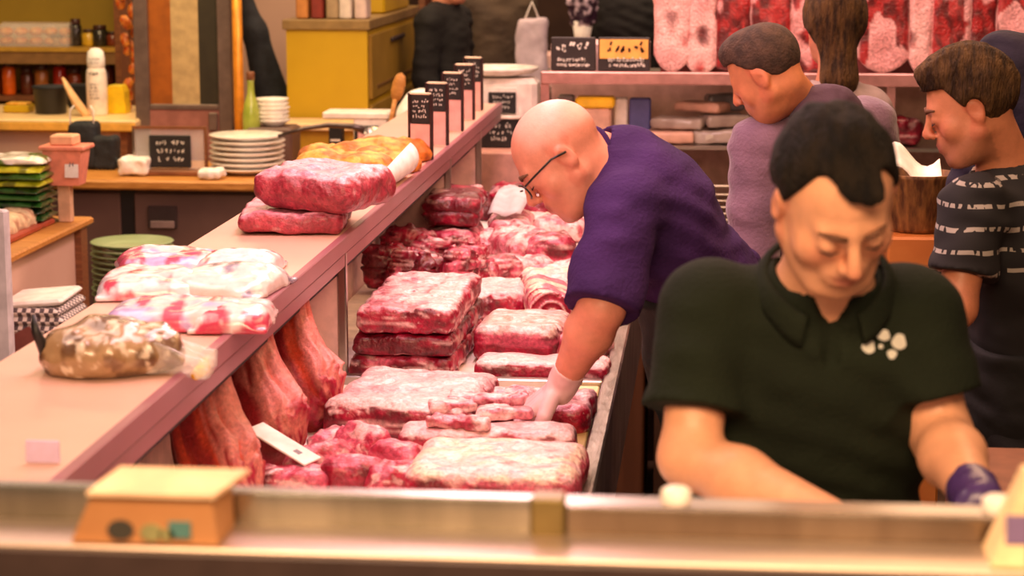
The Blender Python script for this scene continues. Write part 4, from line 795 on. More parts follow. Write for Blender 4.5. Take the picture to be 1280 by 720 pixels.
# bags carried in the hall
fl = thing('flower_bunch', (aty(728, 40, 10.6)[0], 10.6, 1.28), 'bunch of dark purple and white dried flowers in a white wrap', 'flowers')
sdf_obj('flower_heads', lambda P: ell(P, (0, 0, .26), (.075, .07, .16))+.03*(fbm(P, 40, 3, 2)-.5)*2, (-.14, -.12, .05), (.14, .12, .5), .010, m_crumb, fl, col=lambda V, N: mix(lin((50, 24, 50))+0*V, lin((210, 190, 210))+0*V, sstep(fbm(V, 45, 8, 2), .55, .65)))
MB().lathe([(.025, 0), (.055, .16), (.05, .16), (.02, .01)], 16).obj('paper_wrap', m_paper, fl, smooth=True)
MB().box(-.2, .2, -.1, .1, -1.28, -.0, .01).obj('pedestal', m_pinkw, fl)
wbg = thing('shopping_bag', (aty(665, 30, 10.2)[0], 10.2, 1.13), 'translucent pale shopping bag standing on a plinth beyond the white scale', 'bag')
sdf_obj('bag_body', lambda P: rbox(P, (0, 0, .17), (.075, .04, .17), .02)+.015*(fbm(P, 12, 3)-.5)*2, (-.12, -.08, -.02), (.12, .08, .4), .012, mat('lilac_bag', (190, 176, 190), .4), wbg); MB().tube([(-.04, 0, .32), (0, 0, .42), (.04, 0, .32)], .006).obj('handle', m_paper, wbg, smooth=True)

o = MB().box(aty(665, 30, 10.2)[0]-.12, aty(665, 30, 10.2)[0]+.12, 10.08, 10.32, 0, 1.128, .01).obj('bag_plinth', m_brown); tag(o, 'brown plinth under the translucent shopping bag', 'plinth')
# ------------------------------------------------------------------ people
from mathutils.bvhtree import BVHTree
def nrm(v): v = A(v, float); return v/np.linalg.norm(v)
def frame(fw, up=(0, 0, 1)):
    fw = nrm(fw); r = nrm(np.cross(fw, up)); return np.stack([r, fw, np.cross(r, fw)], 1)
def bounded(P, c, R, f):
    d0 = np.linalg.norm(P-A(c), axis=1)-R; out = d0+.02; m = d0 < .03
    if m.any(): out[m] = f(P[m])
    return out
def head_f(P, c, M, s=1.0, ear=1):
    def g(Q):
        L = (Q-c)@M/s; X = np.abs(L[:, 0]); S = L.copy(); S[:, 0] = X
        d = ell(L, (0, -.012, .035), (.075, .097, .088)); d = sm(d, ell(L, (0, .02, -.03), (.064, .066, .078)), .03)
        d = sm(d, cap(S, (.055, -.002, -.05), (.026, .060, -.094), .021, .021), .028); d = sm(d, sph(L, (0, .071, -.098), .018), .02); d = sm(d, ell(L, (0, .025, -.088), (.050, .045, .030)), .03)
        d = sm(d, cap(S, (0, .082, .026), (.036, .072, .024), .011), .014); d = sm(d, ell(S, (.043, .054, -.024), (.024, .022, .026)), .02)
        d = smx(d, -sph(S, (.031, .101, .004), .0155), .012); d = sm(d, sph(S, (.031, .0765, .004), .0150), .004)
        d = sm(d, cap(L, (0, .086, .020), (0, .110, -.024), .0075, .0115), .009); d = sm(d, sph(S, (.012, .099, -.029), .0085), .006)
        d = sm(d, ell(L, (0, .076, -.058), (.031, .020, .026)), .014); d = sm(d, cap(S, (0, .0945, -.0525), (.018, .088, -.0555), .0055, .004), .005); d = sm(d, cap(S, (0, .093, -.066), (.015, .088, -.064), .0068, .005), .005)
        d = smx(d, -cap(S, (0, .104, -.0595), (.024, .094, -.0585), .0055), .003)
        if ear:
            T = frame((.25, .15, .95)); e = ell(S, (.077, -.008, -.002), (.018, .031, .0085), np.stack([nrm((-.1, 1, -.25)), nrm((.05, .25, 1)), nrm((1, -.1, 0))], 1))
            e = smx(e, -ell(S, (.088, -.004, -.002), (.010, .017, .018)), .004); d = sm(d, e, .006)
        return d*s
    return bounded(P, c, .17*s, g)
def head_col(V, c, M, s, base, opts):
    L = (V-c)@M/s; n = fbm(V, 30, 3); sk = lin(base)+0*V; sk = sk*(0.94+.12*n)[:, None]
    inh = (np.linalg.norm(L, axis=1) < .16)
    X = np.abs(L[:, 0]); lip = np.exp(-((X/.021)**4))*np.exp(-(((L[:, 2]+.059)/.011)**4))*(L[:, 1] > .080)
    sk = mix(sk, lin((176, 84, 76))+0*V, np.clip(lip, 0, 1)*.75*inh)
    ck = np.exp(-(((X-.044)/.02)**2+((L[:, 2]+.02)/.022)**2))*(L[:, 1] > .03); nose = np.exp(-((X/.014)**2+((L[:, 2]+.024)/.014)**2))*(L[:, 1] > .09)
    ea = (X > .071)*(np.abs(L[:, 1]) < .05)
    sk = mix(sk, lin((214, 100, 80))+0*V, np.clip(ck*.35+nose*.4+ea*.3, 0, 1)*inh)
    if opts.get('stubble'):
        st = sstep(-L[:, 2], .035, .06)*(L[:, 1] > -.02)*(1-lip)*inh*(L[:, 2] > -.13); sk = mix(sk, lin((120, 84, 66))+0*V, np.clip(st, 0, 1)*opts['stubble'])
    if opts.get('shaved'):
        st = sstep(L[:, 2]-.2*L[:, 1], .03, .06)*sstep(-L[:, 1], -.06, -.02)*inh; sk = mix(sk, lin(opts['shaved'])+0*V, st*.5)
    return sk
def cranium(L, g=.0): return ell(L, (0, -.013, .038), (.080+g, .101+g, .090+g))
def hand_parts(w, d, n, side, curl=.35, s=1.0, spread=.12):
    d = nrm(d); n = nrm(A(n, float)-d*(A(n, float)@d)); x = np.cross(d, n)*side; fing = []
    for i, (off, ln) in enumerate(((.030, .074), (.011, .083), (-.009, .077), (-.028, .060))):
        k = w+d*(.088-.004*abs(i-1))*s+x*off*s; dd = nrm(d+x*off*spread/.03*.5); seg = [(w+d*.012+x*off*.5*s, k, .0155*s, .0110*s)]; p = k
        for j, fr in enumerate((.45, .31, .24)):
            a = curl*(j+.6)*(1+.12*i); q = p+(dd*math.cos(a)+n*math.sin(a))*ln*fr*s; seg.append((p, q, (.0098-.0009*j)*s, (.0092-.0011*j)*s)); p = q
        fing.append(seg)
    t0 = w+d*.022*s+x*.024*s; t1 = w+d*.052*s+x*.050*s+n*.012*s; t2 = w+d*.082*s+x*.060*s+n*.022*s; t3 = w+d*.105*s+x*.058*s+n*.032*s
    fing.append([(t0, t1, .0150*s, .0125*s), (t1, t2, .0118*s, .0105*s), (t2, t3, .0104*s, .0088*s)])
    return fing
def hand_f(P, w, fing, g=0):
    def f(Q):
        d = None
        for seg in fing:
            e = None
            for a, b, r1, r2 in seg: c = cap(Q, a, b, r1+g, r2+g); e = c if e is None else sm(e, c, .005)
            d = e if d is None else sm(d, e, .003)
        return d
    return bounded(P, w, .22, f)
def person(name, label, J, h=.006, skin=(222, 152, 116), hair=None, cloth=None, opts={}, group=None, cols=None):
    """J: joints in world space; every limb tapers between its joints"""
    base = A([J['hip'][0], J['hip'][1], 0]); root = thing(name, base, label, 'person', group)
    HC, HM, hs = A(J['head']), frame(J['face'], J.get('up', (0, 0, 1))), J.get('hs', 1.0); nb = A(J['neck']); hip = A(J['hip']); fr = nrm(J['front'])
    sp = nrm(nb-hip); TM = np.stack([nrm(np.cross(fr, sp)), nrm(np.cross(sp, np.cross(fr, sp))), sp], 1); L_ = np.linalg.norm(nb-hip); W = J.get('w', 1.0)
    bend = A(J.get('bend', (0, 0, 0)), float)
    def tp(x, y, t): return hip+TM@A([x*W, y, 0])+sp*L_*t+bend*4*t*(1-t)
    sh = {k: A(J['sh'+k], float) for k in 'LR'}; el = {k: A(J['el'+k], float) for k in 'LR'}; wr_ = {k: A(J['wr'+k], float) for k in 'LR'}
    hands = {k: hand_parts(wr_[k], J['hd'+k], J['pn'+k], 1 if k == 'L' else -1, J.get('curl'+k, .35)) for k in 'LR'}
    ar = J.get('ar', 1.0)
    def torso(P, g):
        d = ell(P, tp(0, 0, .02), (.150*W+g, .112+g, .13+g), TM); d = sm(d, ell(P, tp(0, .005, .32), (.138*W+g, .108+g, .17+g), TM), .05)
        d = sm(d, ell(P, tp(0, .0, .68), (.158*W+g, .112+g, .17+g), TM), .05)
        for k in 'LR': d = sm(d, cap(P, tp(0, -.01, .88), sh[k]+(tp(0, 0, .8)-sh[k])*.12, .060+g, .052*ar+g), .04); d = sm(d, cap(P, nb+(HC-nb)*.1, tp(.0, -.01, .9)*.45+sh[k]*.55, .045+g*.6, .036+g*.6), .035)
        return d
    def arm(P, k, g, lim=1.0):
        e = sh[k]+(el[k]-sh[k]); d = cap(P, sh[k], el[k], .051*ar+g, .041*ar+g)
        if lim > 1: 
            q = el[k]+(wr_[k]-el[k])*(lim-1); d = sm(d, cap(P, el[k], q, .041*ar+g, (.041-.014*(lim-1))*ar+g), .02)
        return d
    def legs(P, g):
        d = None
        for k, s in (('L', -1), ('R', 1)):
            hj = tp(s*.085, 0, -.02); an = A(J['foot'+k], float)+A([0, 0, .08]); kn = A(J['knee'+k], float) if 'knee'+k in J else (hj+an)/2+fr*A([1, 1, 0])*.03
            e = sm(cap(P, hj, kn, .082+g, .055+g), cap(P, kn, an, .055+g, .036+g), .03); d = e if d is None else sm(d, e, .02)
        return d
    nk0 = HC+HM@A([0, -.032, -.045])*hs
    def body(P):
        d = head_f(P, HC, HM, hs); d = sm(d, cap(P, nk0, nb-(nb-HC)*.0, .050*hs, .056), .022); t = torso(P, -.004); d = sm(d, t, .03)
        for k in 'LR':
            a = sm(arm(P, k, -.003), cap(P, el[k], el[k]+(wr_[k]-el[k])*.3, .039*ar, .041*ar), .02); a = sm(a, cap(P, el[k]+(wr_[k]-el[k])*.3, wr_[k], .041*ar, .025), .02); d = sm(d, a, .02); d = sm(d, hand_f(P, wr_[k], hands[k]), .012)
        d = sm(d, legs(P, -.006), .03)
        for k in 'LR': f0 = A(J['foot'+k], float); d = sm(d, cap(P, f0+A([0, 0, .05]), f0+fr*A([1, 1, 0])*.13+A([0, 0, .035]), .035, .028), .02)
        return d
    pts = [HC, nb, hip, A(J['footL'], float), A(J['footR'], float)]+[v[k] for v in (sh, el, wr_) for k in 'LR']+[wr_[k]+nrm(J['hd'+k])*.17 for k in 'LR']+[tp(0, 0, .5)]
    lo = np.min(pts, 0)-.19; hi = np.max(pts, 0)+.2; lo[2] = -.02
    m_skin = cmat('skin', .45, .05, .08, 60, .12, 200, sss=.0)
    bo = sdf_obj('body', body, lo, hi, h, m_skin, root, base=base, col=lambda V, N: head_col(V, HC, HM, hs, skin, opts))
    hw = lambda l: HC+HM@A(l, float)*hs
    # face details
    for s in (-1, 1):
        if opts.get('brow'):
            MB().tube([hw((s*.012, .094, .024))-base, hw((s*.028, .092, .030))-base, hw((s*.046, .076, .026))-base], [.003, .0042, .002], 8).obj('eyebrow', mat('brow_hair', opts['brow'], .8), root, smooth=True)
            MB().tube([hw((s*.018, .0905, -.0015))-base, hw((s*.031, .0918, -.0045))-base, hw((s*.043, .0855, -.001))-base], [.0008, .0016, .0008], 6).obj('eyelashes', mat('lash', (50, 30, 24), .8), root, smooth=True)
    if hair:
        hf, hm = hair
        def hfun(P): return bounded(P, HC, .26 if not opts.get('longhair') else .5, lambda Q: hf((Q-HC)@HM/hs)*hs)
        R_ = .2 if not opts.get('longhair') else .42
        ho = sdf_obj('hair', hfun, HC-R_, HC+R_, min(h, .006), hm, root, base=base)
    # clothing
    wav = J.get('wrinkle', .010)
    def fold(P, sd): return wav*(fbm(P, (11, 11, 20), sd, 2)-.5)*2+wav*.35*np.sin(P[:, 2]*95+9*fbm(P, 6, sd+1, 1)+P[:, 0]*30)*sstep(fbm(P, 5, sd+4, 1), .45, .7)
    g = J.get('fit', .014)
    def shirt(P):
        d = torso(P, g)
        for k in 'LR': 
            lim = cloth['sleeve']
            if lim <= 1:
                ax = nrm(el[k]-sh[k]); ln = np.linalg.norm(el[k]-sh[k]); t = (P-sh[k])@ax
                a = cap(P, sh[k], el[k], .052*ar+g, .050*ar+g+.004); a = np.maximum(a, t-ln*lim)
                d = np.maximum(sm(d, a, .03), -1) if False else sm(d, a, .022)
            else:
                a = arm(P, k, g, lim); ax = nrm(wr_[k]-el[k]); t = (P-el[k])@ax; a = np.maximum(a, t-np.linalg.norm(wr_[k]-el[k])*(lim-1)) if lim < 2 else a; d = sm(d, a, .022)
        d = d+fold(P, 5)
        up = nrm(HC-nb) if not 'nup' in J else nrm(J['nup'])
        neckcut = cap(P, nb-up*.02, nb+up*.2, .060, .085); d = smx(d, -neckcut, .006)
        if cloth.get('vee'):
            f0 = nb+fr*.055; d = smx(d, -cap(P, f0+up*.06+fr*.03, f0-sp*cloth['vee']+fr*.045, .042, .012), .005)
        return np.maximum(d, -((P-hip)@sp+.13+.0))
    so_ = sdf_obj(cloth['name'], shirt, lo, hi, min(h, .006), cloth['mat'], root, base=base)
    if cloth.get('collar'):
        up = nrm(HC-nb); up = nrm(up*.5+sp*.5); r_ = nrm(np.cross(fr, up)); f_ = np.cross(up, r_); Vc = []; na, nr = 60, 7
        for i in range(na):
            a = .42+(2*PI-.84)*i/(na-1); fr_ = min(a, 2*PI-a); tip = math.exp(-((fr_-.42)/.42)**2)
            for j in range(nr):
                v = j/(nr-1); rad_ = .066+(.009+.022*v+.004*tip*v)*(1 if v > 0 else 1); z_ = .040-.012*tip+(.010*math.sin(v*PI))-v*(.026+.008*tip)
                Vc.append(nb+up*z_+(r_*math.sin(a)+f_*math.cos(a))*rad_-base)
        co = mesh_obj('collar', Vc, [(i*nr+j, i*nr+j+1, (i+1)*nr+j+1, (i+1)*nr+j) for i in range(na-1) for j in range(nr-1)], cloth['mat'], root, smooth=True); sl_ = co.modifiers.new('s', 'SOLIDIFY'); sl_.thickness = .005; sl_.offset = 1
    if cloth.get('apron'):
        def apr(P): return np.maximum(np.maximum(sm(torso(P, g+.012), np.minimum(ell(P, tp(0, .01, -.25), (.17*W, .15, .42), TM), 9), .06)+fold(P, 7), -((P-tp(0, 0, .3))@TM[:, 1]+.02)), np.maximum((P-hip)@sp-L_*cloth['apron'], -((P-hip)@sp+.45)))
        sdf_obj('apron', apr, lo, hi, .008, m_blk, root, base=base)
    if cloth.get('hood'):
        up = nrm(HC-nb); bk_ = -fr
        def hood(P):
            q = P-(nb+A([0, 0, .03])); z = q[:, 2]; rr = np.hypot(q[:, 0], q[:, 1]); b = np.hypot(rr-.085, z*.8)-.030; b2 = ell(P, nb+bk_*.085-A([0, 0, .02]), (.11, .06, .085), TM)
            return sm(b, b2, .03)+.010*(fbm(P, (14, 14, 24), 3)-.5)*2
        sdf_obj('hood', hood, nb-.22, nb+.22, .006, cloth['hood'], root, base=base)
    if cloth.get('neckline'):
        up = nrm(HC-nb); MBn = MB(); r_ = nrm(np.cross(fr, up)); f_ = np.cross(up, r_)
        MBn.tube([nb+up*.016+(r_*math.cos(a)+f_*math.sin(a))*.064-base for a in np.linspace(0, 2*PI, 33)], .0075, 8).obj('neckband', cloth['neckline'], root, smooth=True)
    def pants(P): return np.maximum(np.minimum(sm(ell(P, tp(0, 0, .02), (.158*W+g, .118+g, .14), TM), legs(P, g+.006), .04), 9)+fold(P, 9), np.maximum((P-hip)@sp-J.get('waist', .06), -(P[:, 2]-.07)))
    sdf_obj('trousers', pants, lo, hi, max(h, .008), cloth['trousers'], root, base=base)
    for k in 'LR':
        f0 = A(J['foot'+k], float); fd = fr*A([1, 1, 0])
        sdf_obj('shoe', lambda P: np.maximum(cap(P, f0+A([0, 0, .048]), f0+fd*.15+A([0, 0, .038]), .047, .040), -P[:, 2]), f0-A([.25, .25, .02]), f0+A([.25, .25, .2]), .008, mat('black_shoe', (28, 24, 24), .4), root, base=base)
    if cloth.get('glove'):
        for k in cloth.get('gloved', 'LR'):
            ax = nrm(wr_[k]-el[k])
            sdf_obj('glove', lambda P: sm(hand_f(P, wr_[k], hands[k], .0018), np.maximum(cap(P, wr_[k]-ax*.05, wr_[k]+ax*.01, .033, .031), -((P-wr_[k])@ax+.045))+.003*(fbm(P, 40, 3, 2)-.5)*2, .008), wr_[k]-.24, wr_[k]+.24, .0035 if h < .007 else .006, cloth['glove'], root, base=base)
    return root, so_, bo, base
def P2(px, py, Y): return aty(px, py, Y)
m_hblk = mat('dark_hair', (14, 11, 9), .8, col2=(34, 26, 18), scale=30, stretch=(3, 1, 1), bump=.8, bscale=120, spec=.25)
m_hbrn = mat('brown_hair', (44, 28, 16), .8, col2=(96, 68, 38), scale=26, stretch=(3, 1, .6), bump=1, bscale=110, spec=.25)
m_hshort = mat('short_hair', (52, 36, 28), .85, col2=(78, 56, 44), scale=40, bump=.4, bscale=160)
m_blk = mat('black_cloth', (14, 14, 16), .85, col2=(24, 24, 26), scale=10, bump=.2, bscale=40)

def line(L, front, side, back, temple=0.0):
    X = np.abs(L[:, 0]); y = L[:, 1]
    ln = np.where(y > .045, front, np.where(y > -.0, side+(front-side)*np.clip(y/.045, 0, 1)**1.2, side+(back-side)*np.clip(-y/.05, 0, 1)))
    return ln+temple*np.exp(-((X-.042)/.02)**2)*(y > .02)
def hair_basic(g, front, side, back, temple=0, extra=None, nz=.006, seed=1):
    def f(L):
        d = cranium(L, g)
        if extra is not None: d = extra(L, d)
        d = d+nz*(fbm(L, (60, 22, 30), seed, 2)-.5)*2
        d = np.maximum(d, (line(L, front, side, back, temple)-L[:, 2])*.7)
        X = np.abs(L[:, 0]); d = smx(d, -ell(np.stack([X, L[:, 1], L[:, 2]], 1), (.085, -.008, -.006), (.02, .024, .034)), .003); return d
    return f

# --- man in the dark green polo shirt behind the steel rail
m_polo = mat('green_black_polo', (25, 31, 21), .9, col2=(31, 38, 26), scale=8, bump=.25, bscale=160, spec=.2)
J = dict(hs=.92, head=P2(1043, 250, 2.60), face=(.24, -.72, -.62), up=(-.04, -.3, 1), neck=P2(1030, 368, 2.73), hip=(.135, 2.93, .97), front=(.10, -1, -.05), w=1.06, ar=1.0,
         shL=P2(1138, 392, 2.76), shR=P2(885, 384, 2.74), elL=P2(1178, 548, 2.72), elR=P2(862, 572, 2.66), wrL=P2(1222, 626, 2.50), wrR=P2(1085, 674, 2.46),
         hdL=(-.1, -.5, -.5), hdR=(.8, -.35, -.25), pnL=(-.5, .1, -.8), pnR=(0, .2, -1), footL=(.26, 2.98, 0), footR=(.02, 2.98, 0), nup=(.05, -.35, 1), fit=.016, wrinkle=.007)
fore = lambda L, d: sm(d, ell(L, (-.014, .064, .088), (.030, .032, .019)), .02)
front_man, polo, _, fb_ = person('shop_worker', 'dark-haired person in a dark green polo shirt with pale chest logo, looking down', J, h=.0045, skin=(240, 176, 138),
       hair=(hair_basic(.003, .080, .012, -.04, .026, fore, .008), m_hblk), cloth=dict(name='polo_shirt', mat=m_polo, sleeve=.69, vee=.075, collar=True, trousers=m_blk, glove=mat('purple_glove', (66, 44, 104), .35, col2=(80, 54, 120), scale=20, coat=.2)), opts=dict(brow=(104, 68, 48), stubble=.2))
# chest logo: four pale marks laid on the cloth
bm_v = [v.co.copy()+Vector(tuple(fb_)) for v in polo.data.vertices]; bt_ = BVHTree.FromPolygons(bm_v, [tuple(p.vertices) for p in polo.data.polygons])
m_logo = mat('logo_print', (206, 206, 196), .7)
lg = MB(); lc = []
for (px, py, rx, ry) in [(1086, 433, 8, 9), (1094, 411, 5, 6), (1105, 419, 8, 7), (1124, 427, 9, 10), (1115, 443, 6, 6), (1101, 433, 3, 3)]:
    ring = [(px+math.cos(a)*rx*(1+.15*math.sin(3*a+px)), py+math.sin(a)*ry) for a in np.linspace(0, 2*PI, 17)[:-1]]; V = []; W = []
    for q in ring:
        dv = Vector(tuple(_ray(*q))).normalized(); hit = bt_.ray_cast(Vector((0, 0, CH)), dv)
        if hit[0] is None: break
        V.append(hit[0]-dv*.004-Vector(tuple(fb_))); W.append(hit[0]+dv*.002-Vector(tuple(fb_)))
    if len(V) == 16: lg.add(V+W, [tuple(range(16)), tuple(range(31, 15, -1))]+[(i, 16+i, 16+(i+1) % 16, (i+1) % 16) for i in range(16)])
lo_ = lg.obj('chest_logo', m_logo, front_man)
MB().tube([P2(1029, 405, 2.585)-fb_, P2(1028, 440, 2.60)-fb_, P2(1027, 462, 2.605)-fb_], .0016, 6) if False else None

# --- bald butcher in purple reaching into the tray
m_purp = mat('purple_jumper', (54, 30, 80), .9, col2=(68, 40, 98), scale=7, bump=.3, bscale=120, spec=.2)
J = dict(head=P2(702, 198, 4.10), face=(-.70, -.16, -.68), up=(-.72, 0, .70), neck=(-.235, 4.16, 1.47), hip=(.07, 4.32, 1.0), front=(-.85, -.1, -.35), bend=(.02, 0, .05), w=1.12, ar=1.12,
         shL=P2(782, 262, 4.03), shR=(-.17, 4.36, 1.40), elL=P2(752, 385, 3.92), elR=(.08, 4.52, 1.14), wrL=P2(702, 482, 4.00), wrR=(.05, 4.30, 1.0), hdL=(-.75, .1, -.62), pnL=(-.3, .2, -1), hdR=(-.6, 0, -.5), pnR=(0, 0, -1),
         curlL=.3, footL=(.05, 4.22, 0), footR=(.10, 4.46, 0), nup=(-.6, 0, .7), fit=.016, wrinkle=.010, waist=.14, hs=.93)
butcher, _, _, bb_ = person('butcher', 'person with a shaved bald head, purple jumper and pale glove, bending over the meat tray', J, h=.006, skin=(232, 152, 128), hair=None,
       cloth=dict(name='jumper', mat=m_purp, sleeve=1.0, trousers=m_blk, neckline=m_purp, apron=.5, glove=mat('pale_glove', (232, 190, 196), .4), gloved='LR'), opts=dict(brow=(120, 80, 60), stubble=.15, shaved=(226, 196, 186)))
# spectacles
HCb, HMb = A(J['head']), frame(J['face'], J['up']); hw = lambda l: HCb+HMb@A(l, float)*.93-bb_
m_spec = mat('dark_spectacles', (30, 24, 26), .3)
sp_ = MB()
for s in (-1, 1):
    sp_.tube([hw((s*.083, -.014, .006)), hw((s*.083, .02, .016)), hw((s*.078, .075, .014)), hw((s*.062, .098, .012))], .0022, 8)
    sp_.tube([hw((s*(.034+.026*math.cos(a)), .106-.006*abs(math.cos(a)), .002+.018*math.sin(a))) for a in np.linspace(0, 2*PI, 21)], .0018, 6)
sp_.tube([hw((-.010, .108, .008)), hw((0, .112, .010)), hw((.010, .108, .008))], .0018, 6)
sp_.obj('spectacles', m_spec, butcher, smooth=True)

# --- customer in the mauve hoodie
m_hood = mat('mauve_fleece', (112, 84, 108), .9, col2=(132, 100, 124), scale=8, bump=.3, bscale=120, sheen=.3); m_hoodd = mat('dark_mauve_fleece', (74, 52, 72), .9, col2=(88, 64, 84), scale=8, bump=.3)
J = dict(head=P2(958, 92, 5.15), face=(-.74, .30, -.50), up=(-.4, 0, 1), neck=P2(1008, 140, 5.26), hip=(.30, 5.40, .96), front=(-.55, .8, -.05), w=1.05,
         shL=P2(948, 182, 5.16), shR=P2(1085, 156, 5.48), elL=P2(940, 330, 5.12), elR=P2(1100, 330, 5.6), wrL=(-.02, 5.38, 1.0), wrR=(.2, 5.72, 1.05), hdL=(-.6, .6, -.2), hdR=(-.6, .6, -.1), pnL=(0, 0, -1), pnR=(0, 0, -1),
         footL=(.22, 5.32, 0), footR=(.40, 5.50, 0), fit=.022, wrinkle=.007, nup=(-.2, 0, 1), hs=.95)
person('customer', 'person with cropped dark hair in a mauve hoodie, seen from behind, beyond the bald butcher', J, h=.008, skin=(214, 138, 98),
       hair=(hair_basic(.0, .07, .026, -.03, 0, lambda L, d: sm(d, ell(L, (0, .035, .095), (.045, .05, .034)), .03), .0015), m_hshort), cloth=dict(name='hoodie', mat=m_hood, sleeve=2.0, trousers=mat('dark_jeans', (30, 30, 44), .85), hood=m_hoodd), opts=dict(stubble=.1, shaved=(96, 64, 46)))

# --- customer in the striped dark T-shirt
m_st = bpy.data.materials.new('striped_print'); m_st.use_nodes = True; nt = m_st.node_tree; N_ = nt.nodes; LK = nt.links; b_ = N_['Principled BSDF']; b_.inputs['Roughness'].default_value = .85
tc = N_.new('ShaderNodeTexCoord'); sx = N_.new('ShaderNodeSeparateXYZ'); LK.new(tc.outputs['Object'], sx.inputs[0])
nz = N_.new('ShaderNodeTexNoise'); nz.inputs['Scale'].default_value = 5; LK.new(tc.outputs['Object'], nz.inputs['Vector'])
def mth(op, a, b=None):
    n = N_.new('ShaderNodeMath'); n.operation = op
    for i, v in enumerate((a, b)):
        if v is None: continue
        if isinstance(v, (int, float)): n.inputs[i].default_value = v
        else: LK.new(v, n.inputs[i])
    return n.outputs[0]
zz = mth('ADD', mth('MULTIPLY', sx.outputs['Z'], 22.0), mth('MULTIPLY', nz.outputs['Fac'], 1.1)); band = mth('LESS_THAN', mth('FRACT', zz), .20)
mp = N_.new('ShaderNodeMapping'); mp.inputs['Scale'].default_value = (70, 70, 12); LK.new(tc.outputs['Object'], mp.inputs['Vector']); n3 = N_.new('ShaderNodeTexNoise'); n3.inputs['Scale'].default_value = 1; LK.new(mp.outputs[0], n3.inputs['Vector'])
let = mth('GREATER_THAN', n3.outputs['Fac'], .46); fac = mth('MULTIPLY', mth('MULTIPLY', band, let), .75); fac = mth('MULTIPLY', fac, mth('GREATER_THAN', sx.outputs['Z'], 1.22))
mx = N_.new('ShaderNodeMix'); mx.data_type = 'RGBA'; LK.new(fac, mx.inputs['Factor']); mx.inputs['A'].default_value = rgba((24, 22, 26)); mx.inputs['B'].default_value = rgba((190, 180, 172)); LK.new(mx.outputs['Result'], b_.inputs['Base Color'])
J = dict(head=P2(1213, 135, 4.30), face=(-.90, .05, -.36), up=(-.1, 0, 1), neck=P2(1262, 220, 4.36), hip=(.70, 4.45, .97), front=(-.95, .1, 0), w=1.08,
         shL=P2(1216, 262, 4.22), shR=(.66, 4.55, 1.40), elL=P2(1196, 385, 4.16), elR=(.60, 4.60, 1.15), wrL=(.36, 4.20, 1.02), wrR=(.40, 4.45, 1.05), hdL=(-.8, .2, -.1), hdR=(-.8, 0, 0), pnL=(0, 0, -1), pnR=(0, 0, -1),
         footL=(.66, 4.36, 0), footR=(.74, 4.56, 0), fit=.018, wrinkle=.009, waist=.20, hs=.91)
quiff = lambda L, d: sm(d, ell(L, (0, .010, .110), (.060, .082, .034)), .03)
person('customer', 'brown-haired person in a dark T-shirt with broken pale stripes, at the right', J, h=.007, skin=(216, 140, 104),
       hair=(hair_basic(.010, .070, -.004, -.055, 0, quiff, .008), m_hbrn), cloth=dict(name='striped_shirt', mat=m_st, sleeve=.66, trousers=m_blk, neckline=m_blk, apron=.3), opts=dict(brow=(80, 56, 36), stubble=.35))

# --- people further back
def simple(name, label, x, y, sh_z, face, mt, tr, hair, sw=.185, up_=.20, h=.012, skin=(210, 140, 110), opts={}, w=1.05, hood=None, hx=0):
    fw = nrm(A(face, float)*A([1, 1, 0])); r = A([fw[1], -fw[0], 0]); o = A([x, y, 0]); z = A([0, 0, 1])
    J = dict(head=o+z*(sh_z+up_)+fw*.04+A([hx, 0, 0]), face=face, neck=o+z*(sh_z+.05), hip=o+z*(sh_z-.46), front=fw, w=w, shL=o-r*sw+z*sh_z, shR=o+r*sw+z*sh_z, elL=o-r*(sw+.05)+z*(sh_z-.29), elR=o+r*(sw+.05)+z*(sh_z-.29),
             wrL=o-r*(sw+.02)+fw*.12+z*(sh_z-.5), wrR=o+r*(sw+.02)+fw*.12+z*(sh_z-.5), hdL=fw*.3-z, hdR=fw*.3-z, pnL=r, pnR=-r, footL=o-r*.09, footR=o+r*.09, fit=.022, wrinkle=.012)
    return person(name, label, J, h=h, skin=skin, hair=hair, cloth=dict(name='coat', mat=mt, sleeve=2.0, trousers=tr), opts=opts)
m_navy = mat('navy_wool', (24, 20, 40), .9, col2=(34, 28, 52), scale=8, bump=.3); m_olv = mat('olive_coat', (74, 62, 50), .85, col2=(92, 78, 62), scale=8, bump=.3)
hb = hair_basic(.006, .07, .0, -.05)
simple('customer', 'person in a navy top whose shoulder shows at the right border behind the striped T-shirt', .845, 4.95, 1.62, (-.2, 1, -.1), m_navy, m_blk, (hb, m_hblk), w=1.15)
simple('passer_by', 'person in black clothes standing beyond the ledge, left of the olive coat', -1.34, 10.3, 1.46, (.9, -.4, -.1), m_blk, m_blk, (hb, m_hbrn), w=.75, sw=.13)
simple('passer_by', 'person in an olive-brown coat standing far back behind the white scale', -1.17, 11.0, 1.50, (.5, -.8, -.1), m_olv, m_olv, (hb, m_hblk))
simple('passer_by', 'person in a black coat far back above the orange and black sign', -.45, 10.9, 1.50, (.1, 1, -.1), m_blk, m_blk, (hb, m_hblk))
def longh(L):
    d = cranium(L, .014); d = sm(d, cap(L, (0, -.05, .05), (.0, -.08, -.16), .066, .045), .04); d = sm(d, cap(L, (0, -.085, -.16), (.0, -.08, -.24), .05, .02), .03)
    d = d+.012*(fbm(L, (40, 30, 8), 4, 2)-.5)*2; return smx(d, -ell(L, (0, .075, -.03), (.062, .07, .10)), .008)
simple('customer', 'person with long brown hair, seen from behind in front of the hanging meat',   .365, 6.35, 1.38, (-.15, 1, -.05), mat('grey_top', (150, 130, 130), .9), m_blk, (longh, m_hbrn), h=.010, opts=dict(longhair=1), w=.66, sw=.11, up_=.25)
